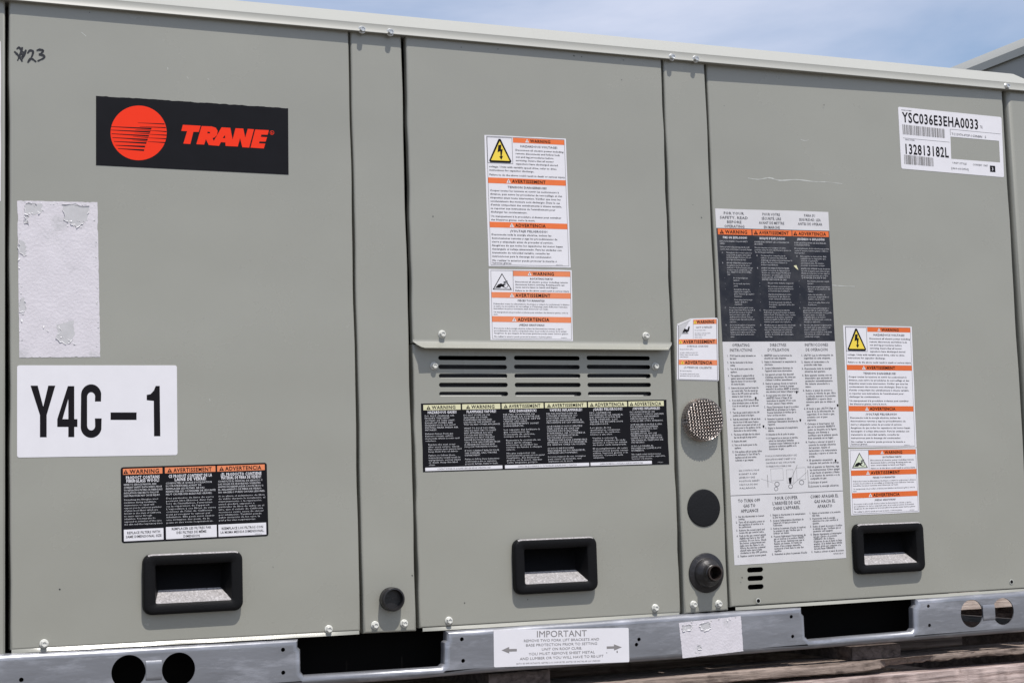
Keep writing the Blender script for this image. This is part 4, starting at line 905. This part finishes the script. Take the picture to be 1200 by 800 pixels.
TF = [[(.032, "Set the thermostat to lowest setting."), (.032, "Turn off all electric power to the appliance if service is to be performed."), (.032, "Remove the access panel and locate the gas control valve."), (.032, "Push in the gas control switch slightly and turn to the OFF position. Do not force. Check the burner compartment and make sure the flame is out. Where the unit has a manual shutoff valve turn it fully clockwise to the OFF position."), (.032, "Replace control access panel.")],
      [(.032, "Réglez le thermostat à la température la plus basse."), (.032, "Coupez l'alimentation électrique de l'appareil s'il faut procéder à l'entretien."), (.032, "Retirez le panneau d'accès et repérez la soupape de gaz. Vérifiez que le brûleur est éteint."), (.032, "Poussez légèrement l'interrupteur du gaz et tournez à la position ARRÊT. Ne pas forcer. Assurez-vous que la flamme est éteinte. Si l'unité est munie d'une soupape manuelle, tournez-la à fond dans le sens des aiguilles."), (.032, "Remettez en place le panneau d'accès.")],
      [(.032, "Ajuste el termostato a la posición más baja."), (.032, "Desconecte toda la energía eléctrica si va a dar servicio al aparato."), (.032, "Retire el panel de acceso y localice la válvula de gas. Verifique que el quemador esté apagado."), (.032, "Empuje ligeramente el interruptor del gas y gírelo a la posición CERRADO. No lo fuerce. Asegúrese de que la llama se haya apagado. Si la unidad tiene válvula manual, gírela por completo a la derecha hasta CERRADO."), (.032, "Vuelva a colocar el panel de acceso.")]]
AB = ['', '', 'A.', 'B.', '•', '•', '•', '•', 'C.', 'D.']; NB = ['%d.' % i for i in range(1, 14)]
I2 = M['ink_grey']
for c_, (a, b) in enumerate(K3):
    m_ = (a + b) / 2
    for i, t in enumerate(HD[c_]): l.text(t, m_, .012 + .0125 * i, .0080, M['ink_grey'], 'c', width=(b - a) * (.62, .86, .45, .62)[i] if c_ == 0 else None, maxw=(b - a) * .9, bold=.01)
    l.head(a - .003, b + .003, .0575, .0740, WAR[c_], M['orange'], alert='k', scale=.60)
    l.text(SUB[c_], m_, .0820, .0062, M['white'], 'c', maxw=(b - a) * .78, bold=.03)
    l.para(BD[c_], a + .008, b, .0895, .374, 43, .0042, M['lab_text'], gap=.45, num=AB)
    for i, t in enumerate(OH[c_]): l.text(t, m_, .388 + .0140 * i, .0088, M['ink_grey'], 'c', maxw=(b - a) * .9, bold=.005)
    end = (.716, .690, .797)[c_]
    l.para(OP[c_], a + .01, b - .005, .414, end, (38, 36, 47)[c_], .0054, M['ink_grey'], gap=.35, num=NB, bold=.026)
    for i, t in enumerate(TH[c_]): l.text(t, m_, (.824, .838, .852)[i] - (.003 if c_ else 0), .0092, M['ink_grey'], 'c', maxw=(b - a) * .92, bold=.015)
    l.para(TF[c_], a + .01, b - .005, .864, .985, 18, .0054, M['ink_grey'], gap=.3, num=NB, bold=.026)
l.rect(0.0, .8080, 1.0, .8095, M['ink_grey'], 1)
# little valve drawing
for i, t in enumerate(["POUR LA SOUPAPE DE RÉGLAGE DU GAZ", "RÉGULATEUR ROBINET D'ARRÊT OU LE", "CHAUFFAGE AU GAZ, VOIR LA FIGURE", "TOURNER POUR OUVRIR LE GAZ"]): l.text(t, .32, .702 + .0098 * i, .0048, I2, maxw=.34)
for i, t in enumerate(["GAS CONTROL VALVE", "ROBINET À GAZ", "LEVIER DU GAZ", "POSITION ARRÊT", "VÁLVULA DE GAS", "PALANCA"]): l.text(t, .08, .740 + .0098 * i, .0046, I2, width=.18 - .02 * (i % 3))
for (x0, y0, x1, y1) in [(.36, .738, .47, .772), (.50, .742, .56, .780), (.59, .738, .67, .772)]: l.frame(x0, y0, x1, y1, .0003, M['ink_faded'], 1)
for (x0, y0, r) in [(.41, .782, .022), (.53, .790, .02), (.63, .780, .022), (.40, .795, .018)]:
    l.poly([(x0 + r * math.cos(t), y0 + r * .32 * math.sin(t)) for t in [math.pi * k / 8 for k in range(16)]], I2, 1, [[(x0 + r * .80 * math.cos(t), y0 + r * .25 * math.sin(t)) for t in [math.pi * k / 8 for k in range(16)]]])
for (x0, y0), (x1, y1) in [((.60, .730), (.53, .775)), ((.68, .752), (.55, .785)), ((.27, .765), (.38, .778)), ((.33, .755), (.33, .790)), ((.69, .745), (.69, .795))]:
    l.poly([(x0 - .0018, y0), (x0 + .0018, y0), (x1 + .0018, y1), (x1 - .0018, y1)], M['ink_faded'], 1)
l.poly([(.515, .766), (.545, .764), (.535, .782), (.52, .782)], M['ink'], 2)
for u_, v_ in [(.255, .535), (.62, .52), (.64, .60), (.31, .615), (.985, .56), (.94, .718)]: l.poly([(u_, v_), (u_ + .016, v_ + .001), (u_ + .012, v_ + .008), (u_ + .002, v_ + .006)], M['ink'], 3)
l.poly([(.66, .160), (.685, .158), (.69, .163), (.70, .172), (.69, .170), (.675, .166)], M['cream'], 4)
l.text('X39641183-01', .93, .985, .005, I2, 'c')
l.done()

# serial plate with a window cut through it
wn = [(1114.1, 160.2), (1170.7, 165.3), (1171.9, 190.6), (1115.0, 186.2)]
tmp = Label([(1053, 125), (1173.5, 137.5), (1176.6, 207.9), (1056.9, 197.5)], 0.0, None, pan3, 'x')
l = Label([(1053, 125), (1173.5, 137.5), (1176.6, 207.9), (1056.9, 197.5)], 0.0, M['white'], pan3, 'serial_plate', bow=bow3, label='white serial number label with bar codes and cut out window',
          base_poly=[(x / tmp.W, y / tmp.H) for x, y in rrect(0, tmp.W, 0, tmp.H, 0.003)], holes=[[tmp.inv(at(*q)) for q in wn]])
pc = lambda x, y: l.inv(at(1045 + x / 8, 115 + y / 8))
u0, v0 = pc(105, 172); u1, _ = pc(818, 245)
l.text('YSC036E3EHA0033', u0, l.inv(at(1045 + 112 / 8, 115 + 175 / 8))[1], .165, M['ink'], 'l', width=u1 - u0, bold=.022, res=3)
l.text('TK', u1 + .01, pc(840, 272)[1], .05, I2, 'l', sq=.6)
a0, b0 = pc(120, 470); a1, _ = pc(540, 515)
l.text('132813182L', a0, b0, .165, M['ink'], 'l', width=a1 - a0, bold=.022, res=3)
l.text('MODEL NUMBER', .03, .045, .022, I2); l.text('SERIAL NUMBER', .05, pc(140, 388)[1], .022, I2)
random.seed(11)
for (x0, y0, x1, y1, h) in [(105, 245, 505, 290, 92), (120, 528, 400, 560, 88)]:
    (p0, q0), (p1, q1) = pc(x0, y0), pc(x1, y1); hh = h / 8 * .0132 / 1.0
    hv = pc(x0, y0 + h)[1] - q0; x = p0
    while x < p1 - .006:
        w = random.choice([.0022, .0022, .0044, .0066]); l.rect(x, q0 + (q1 - q0) * (x - p0) / (p1 - p0), x + w, q0 + hv, M['ink_faded'], 2); x += w + random.choice([.0025, .0025, .005, .0075])
(p0, q0), (p1, q1) = pc(110, 375), pc(545, 412); l.rect(p0, (q0 + q1) / 2 - .003, p1, (q0 + q1) / 2 + .002, I2, 1)
(p0, q0), (p1, q1) = pc(548, 292), pc(1020, 338); l.rect(p0, (q0 + q1) / 2 - .003, p1, (q0 + q1) / 2 + .002, I2, 1); l.rect(p0, q0, p0 + .003, pc(560, 350)[1], I2, 1)
l.text('TC13970-4YSP-1G3NBN   5', pc(562, 330)[0], pc(562, 335)[1], .040, I2, 'l', width=.34)
l.text('UNIT STYLE', pc(570, 605)[0], pc(570, 605)[1], .032, I2, 'l', width=.14); l.text('CONVERT. UNIT', pc(760, 620)[0], pc(760, 622)[1], .032, I2, 'l', width=.15); l.text('[460-60/3PH]', pc(560, 655)[0], pc(560, 655)[1], .034, I2, 'l', width=.17)
(p0, q0), (p1, q1) = pc(920, 632), pc(972, 696); l.rect(p0, q0, p1, q1, M['ink'], 1); l.text('3', (p0 + p1) / 2, (q0 + q1) / 2, .055, M['white'], 'c', bold=.02)
l.done()

# lifting notice on the rail
l = Label([(575.8, 737.3), (733.6, 734.7), (734.4, 774.6), (576.3, 780.8)], yr, M['white'], rail, 'notice_label', radius=0.002, label='white lifting notice with two arrows on the rail')
G_ = mat('ink_worn_grey', (0.22, 0.21, 0.21), rough=.6)
l.text('IMPORTANT', .495, .125, .185, G_, 'c', width=.375, bold=.0, res=3)
for i, (t, w) in enumerate([("REMOVE TWO FORK LIFT BRACKETS AND", .56), ("BASE PROTECTION PRIOR TO SETTING", .53), ("UNIT ON ROOF CURB.", .30), ("YOU MUST REMOVE SHEET METAL", .49), ("AND LUMBER OR YOU WILL HAVE TO RE-LIFT", .62)]):
    l.text(t, .495, .305 + .122 * i, .075, G_, 'c', width=w, res=2)
l.text('ESTO ES IMPORTANTE: RETIRE LOS SOPORTES ANTES DE INSTALAR LA UNIDAD', .47, .925, .045, G_, 'c', width=.62)
l.poly([(.055, .55), (.11, .46), (.11, .52), (.165, .52), (.165, .59), (.11, .59), (.11, .64)], G_, 1)
l.poly([(.945, .56), (.885, .47), (.885, .525), (.83, .525), (.83, .595), (.885, .595), (.885, .65)], G_, 1)
l.rect(.826, .70, .832, .72, M['ink'], 1); l.rect(.905, .66, .911, .72, M['ink'], 1)
l.done()
# sliver of a white label at the left edge
l = Label([(-60, 49), (0.9, 49), (0.9, 236), (-60, 236)], 0.0, M['white'], post0, 'blank_label', label='white label cut off by the left edge'); l.done()

# ------------------------------------------------------------------ marker writing and scratches
def ribbon(mb, pts, w, y, mi=0, wob=0.0):
    P3 = [Vector(at(*p)) for p in pts]; fine = []
    for i in range(len(P3) - 1):
        a = P3[max(i - 1, 0)]; b = P3[i]; c_ = P3[i + 1]; d = P3[min(i + 2, len(P3) - 1)]
        for k in range(6):
            t = k / 6; fine.append(0.5 * ((2 * b) + (c_ - a) * t + (2 * a - 5 * b + 4 * c_ - d) * t * t + (3 * b - a - 3 * c_ + d) * t ** 3))
    fine.append(P3[-1]); L_ = []; R_ = []
    for i, p in enumerate(fine):
        d = (fine[min(i + 1, len(fine) - 1)] - fine[max(i - 1, 0)]).normalized(); nn = Vector((-d.y, d.x)); f = i / (len(fine) - 1)
        ww = w * (1 + random.uniform(-wob, wob)) * (0.6 + 0.4 * math.sin(math.pi * min(1, f * 1.15 + .05)))
        L_.append((p.x + nn.x * ww / 2, (y(p.x) if callable(y) else y), p.y + nn.y * ww / 2)); R_.append((p.x - nn.x * ww / 2, (y(p.x) if callable(y) else y), p.y - nn.y * ww / 2))
    mb.loops([L_, R_], mi, close=False)
mb = MB(); hp = lambda pts: [(x / 10, 40 + y / 10) for x, y in pts]
yy = -0.0003
for st in ([(195, 180), (225, 160), (255, 200), (290, 235), (280, 265)], [(262, 155), (240, 230), (205, 315)], [(168, 205), (215, 255), (262, 325)], [(305, 185), (280, 250), (250, 310)], [(250, 230), (275, 262), (245, 270)],
           [(322, 228), (350, 195), (385, 205), (375, 260), (325, 338)], [(325, 335), (365, 290), (425, 328)], [(428, 195), (465, 185), (505, 195), (485, 225), (455, 240)], [(455, 242), (505, 250), (515, 280), (440, 318)]):
    ribbon(mb, hp(st), 0.0031, yy, wob=.2); yy -= 0.00003
sy3 = lambda x: bow3(x, 0) - 0.00015
mb.build('marker_writing', M['marker'], pan1, label='handwritten black marker number 23')
mb = MB()
ribbon(mb, [(878, 208.2), (890, 209.8), (903, 208.0), (915, 211), (935, 210.2), (955, 212.5), (970, 213.0), (988, 215.2)], 0.0017, sy3, wob=.5); mb.build('scratch', M['scratch'], pan3); mb = MB()
ribbon(mb, [(939, 163.0), (944, 164.5), (949, 163.6)], 0.0009, sy3, wob=.4); mb.build('scratch', M['scratch'], pan3); mb = MB()
ribbon(mb, [(974, 333.6), (985, 334.6), (1003, 335.4)], 0.0011, sy3, wob=.6)
mb.build('scratch', M['scratch'], pan3)
for a, b in [((95, 38), (101, 43)), ((196, 79), (196.5, 82)), ((219, 90), (220.5, 93)), ((243, 92), (245, 94)), ((245, 467), (246, 470))]: mb = MB(); ribbon(mb, [a, ((a[0] + b[0]) / 2 + .5, (a[1] + b[1]) / 2), b], 0.0008, -0.0001, wob=.4); mb.build('scratch', M['scratch'], pan1)
random.seed(21)
for par, lst, yy in [(pan1, [(105, 15), (320, 664), (70, 690)], -.0003), (pan2a, [(540, 56), (672, 66), (681, 67), (730, 71), (583, 58), (728, 94), (507, 254)], -.0018), (post2, [(822, 255), (812, 240)], -.0003), (pan3, [(849, 124), (966, 123), (870, 676.5), (1134, 112)], .0008), (pan2b, [(619, 702), (545, 706)], .0017), (post1, [(483, 674)], -.0003)]:
    for p in lst:
        mb = MB()
        x, z_ = at(*p); r = random.uniform(.0006, .0014); mb.add([(x + r * (0.6 + .5 * random.random()) * math.cos(a), yy, z_ + r * (0.6 + .6 * random.random()) * math.sin(a)) for a in [k * 1.047 for k in range(6)]], [(0, 1, 2, 3, 4, 5)])
        mb.build('dirt_speck', M['marker'], par)

# ------------------------------------------------------------------ pallet under the unit
pal = thing('wooden_pallet', 'weathered grey brown wooden pallet under the metal base rail', 'pallet', (0.75, 0.0, 0.0))
def board(name, x0, x1, y0, y1, z0, z1, m, seed, nseg=90, jag=0.0015, sag=0.0, chips=(), label=None):
    rnd = random.Random(seed); loops = []
    ox, oz = pal.location.x, 0
    for i in range(nseg + 1):
        f = i / nseg; x = x0 + (x1 - x0) * f; j = lambda s_=1: rnd.uniform(-jag, jag) * s_
        dz = sag * math.sin(f * math.pi) + 0.0008 * math.sin(f * 23 + seed); zc = 0; yc = 0
        for cx_, w_, d_, up in chips:
            t = max(0, 1 - abs(x - cx_) / w_); zc = max(zc, up * min(1, t * 2) * rnd.uniform(.7, 1.1)); yc = max(yc, d_ * min(1, t * 2) * rnd.uniform(.6, 1.1))
        a0, b0 = z0 + dz + zc, z1 + dz
        loops.append([(x - ox, y0 + .0012 + yc * .3 + j(.4), b0 + j(.3)), (x - ox, y0 + yc + j(.5), b0 - .0018 + j(.4)), (x - ox, y0 + yc + j(), (a0 + b0) / 2), (x - ox, y0 + yc + j(.6), a0 + .002 + j(.5)), (x - ox, y0 + .002 + yc, a0 + j(.4)), (x - ox, y1, a0), (x - ox, y1, b0)])
    mb = MB(); mb.loops(loops, cap0=True, cap1=True)
    return mb.build(name, m, pal, smooth=30, label=label)
zb = ZR
board('deck_board', 0.3, 2.0, -0.001, 0.10, zb - .1120, zb - .0950, M['wood'], 3, nseg=240, jag=.0013, chips=((1.43, .06, .022, .004), (1.56, .22, .002, .0075), (1.72, .3, .001, .007)), label='splintered front deck board')
board('stringer', -0.4, 2.1, -0.006, 0.034, zb - .2080, zb - .1195, M['wood_pale'], 5, nseg=260, jag=.0012, chips=((1.55, .02, .002, 0),), label='pale long plank under the deck')
for k in range(3): board('deck_board', -0.3, 1.74, .25 + .3 * k, .34 + .3 * k, zb - .112, zb - .095, M['wood'], 10 + k, nseg=30)
for k in range(2): board('stringer', -0.4, 1.74, .5 + .5 * k, .54 + .5 * k, zb - .208, zb - .1195, M['wood'], 20 + k, nseg=30)
for x0, x1 in ((-.35, -.25), (.6, .7), (1.2, 1.3), (1.95, 2.05)): board('bottom_board', x0, x1, -.01, 1.1, zb - .25, zb - .2085, M['wood'], int(x0 * 100) + 50, nseg=6)
def runner(xc, w, z0, z1, seed, y0=-0.002):
    rnd = random.Random(seed); mb = MB(); nx = 16; L_ = []
    a = [(xc - w / 2 + w * i / nx, rnd.uniform(-.0012, .0012)) for i in range(nx + 1)]
    lo_ = [[(x - pal.location.x, y0 + .001, z1 - .0015 + rnd.uniform(-.001, .001)) for x, e in a], [(x - pal.location.x, y0 + e * .6, z1 - .003) for x, e in a], [(x - pal.location.x, y0 + e, (z0 + z1) / 2) for x, e in a], [(x - pal.location.x, y0 + e * .5, z0 + .001) for x, e in a]]
    mb.loops(lo_, close=False); mb.box((xc - w / 2 + .0005 - pal.location.x, y0 + .003, z0), (xc + w / 2 - .0005 - pal.location.x, 1.1, z1 - .0015))
    mb.build('runner', M['wood_end_shade'], pal, smooth=30)
runner(1.378, .096, zb - .0952, zb - .0715, 1, .014); runner(.737, .100, zb - .0952, zb - .0705, 2, .014)
runner(0.05, .1, zb - .0952, zb - .0715, 3, .01)

# ------------------------------------------------------------------ second unit beyond, seen end-on over the corner
XN, YN0, YN1 = 2.06, 0.02, 1.9; zr2 = 1.111; ZN = ZR
n2 = thing('rooftop_unit', 'dark shaded second air conditioner rising behind the far right corner', 'air conditioner', (XN, YN0, ZN))
n2['group'] = 'rooftop units standing in a row'; unit['group'] = 'rooftop units standing in a row'
wN, dN = 1.6, YN1 - YN0
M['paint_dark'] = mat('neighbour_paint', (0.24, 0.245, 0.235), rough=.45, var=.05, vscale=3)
def rg(x0, x1, y0, y1, z): return [(x0, y0, z), (x0, y1, z), (x1, y1, z), (x1, y0, z)]
mb = MB(); loops = []
for out, z_ in [(-.003, zr2 - .041), (.0, zr2 - .042), (.0, zr2 - .0255), (-.0008, zr2 - .0245), (-.020, zr2 - .001), (-.022, zr2)]:
    loops.append(rg(-.008 - out, wN + .008 + out, -.008 - out, dN + .008 + out, z_))
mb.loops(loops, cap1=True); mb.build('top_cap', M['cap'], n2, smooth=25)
mb = MB(); mb.box((.022, .022, 0), (wN - .022, dN - .022, zr2 - .03)); mb.build('inner_frame', M['dark'], n2)
y_ = 0.0
for w_ in (.46, .07, .66, .07, .62):
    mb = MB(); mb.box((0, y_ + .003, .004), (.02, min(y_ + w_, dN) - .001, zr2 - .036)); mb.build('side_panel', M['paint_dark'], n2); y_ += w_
x_ = .0
for w_ in (.5, .08, .5, .52):
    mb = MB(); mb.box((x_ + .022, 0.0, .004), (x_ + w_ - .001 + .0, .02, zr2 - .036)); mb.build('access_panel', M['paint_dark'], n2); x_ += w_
mb = MB(); mb.box((-.003, -.003, -.07), (.02, dN, 0)); mb.box((.0205, -.003, -.07), (wN, .02, 0)); mb.build('base_rail', M['zinc'], n2)
pal2 = thing('wooden_pallet', 'wooden pallet in shade-dark colour under the second unit beyond the corner', 'pallet', (XN, 0, 0))  # dark wood colour puts the shade into its boards and stringers
for k in range(4):
    mb = MB(); mb.box((0.0, .06 + .36 * k, ZN - .095), (1.7, .20 + .36 * k, ZN - .0705)); mb.build('deck_board', M['wood_end_shade'], pal2)
for k in range(3):
    mb = MB(); mb.box((-.05 + .75 * k, .0, 0.0), (.0 + .75 * k, 1.7, ZN - .0955)); mb.build('stringer', M['wood_end_shade'], pal2)
# timber lying between the two units, glimpsed through the lifting holes
mb = MB(); mb.box((-.24, .395, ZN - .095), (.0, .53, ZN - .0705)); mb.build('deck_board', M['wood_end_shade'], pal2, label='board end reaching out under the loose timber')
mb = MB(); mb.box((-.20, .400, ZN - .0700), (-.05, .51, ZN - .0562)); mb.build('runner', M['wood_end_shade'], pal2)
mb = MB(); mb.box((0, 0, 0), (.235, .12, .10)); M['sawn'] = wood('sawn_timber', (0.40, 0.32, 0.28), (0.66, 0.57, 0.52)); tl = mb.build('loose_timber', M['sawn'], loc=(1.80, 0.36, ZR - .0560)); tl['label'] = 'pale sunlit timber lying beyond the base, seen through the right lifting holes'; tl['category'] = 'timber'

for c, o in _tmpc.values():
    bpy.data.objects.remove(o); bpy.data.curves.remove(c)
print('tris', sum(len(p.vertices) - 2 for o in bpy.data.objects if o.type == 'MESH' for p in o.data.polygons))
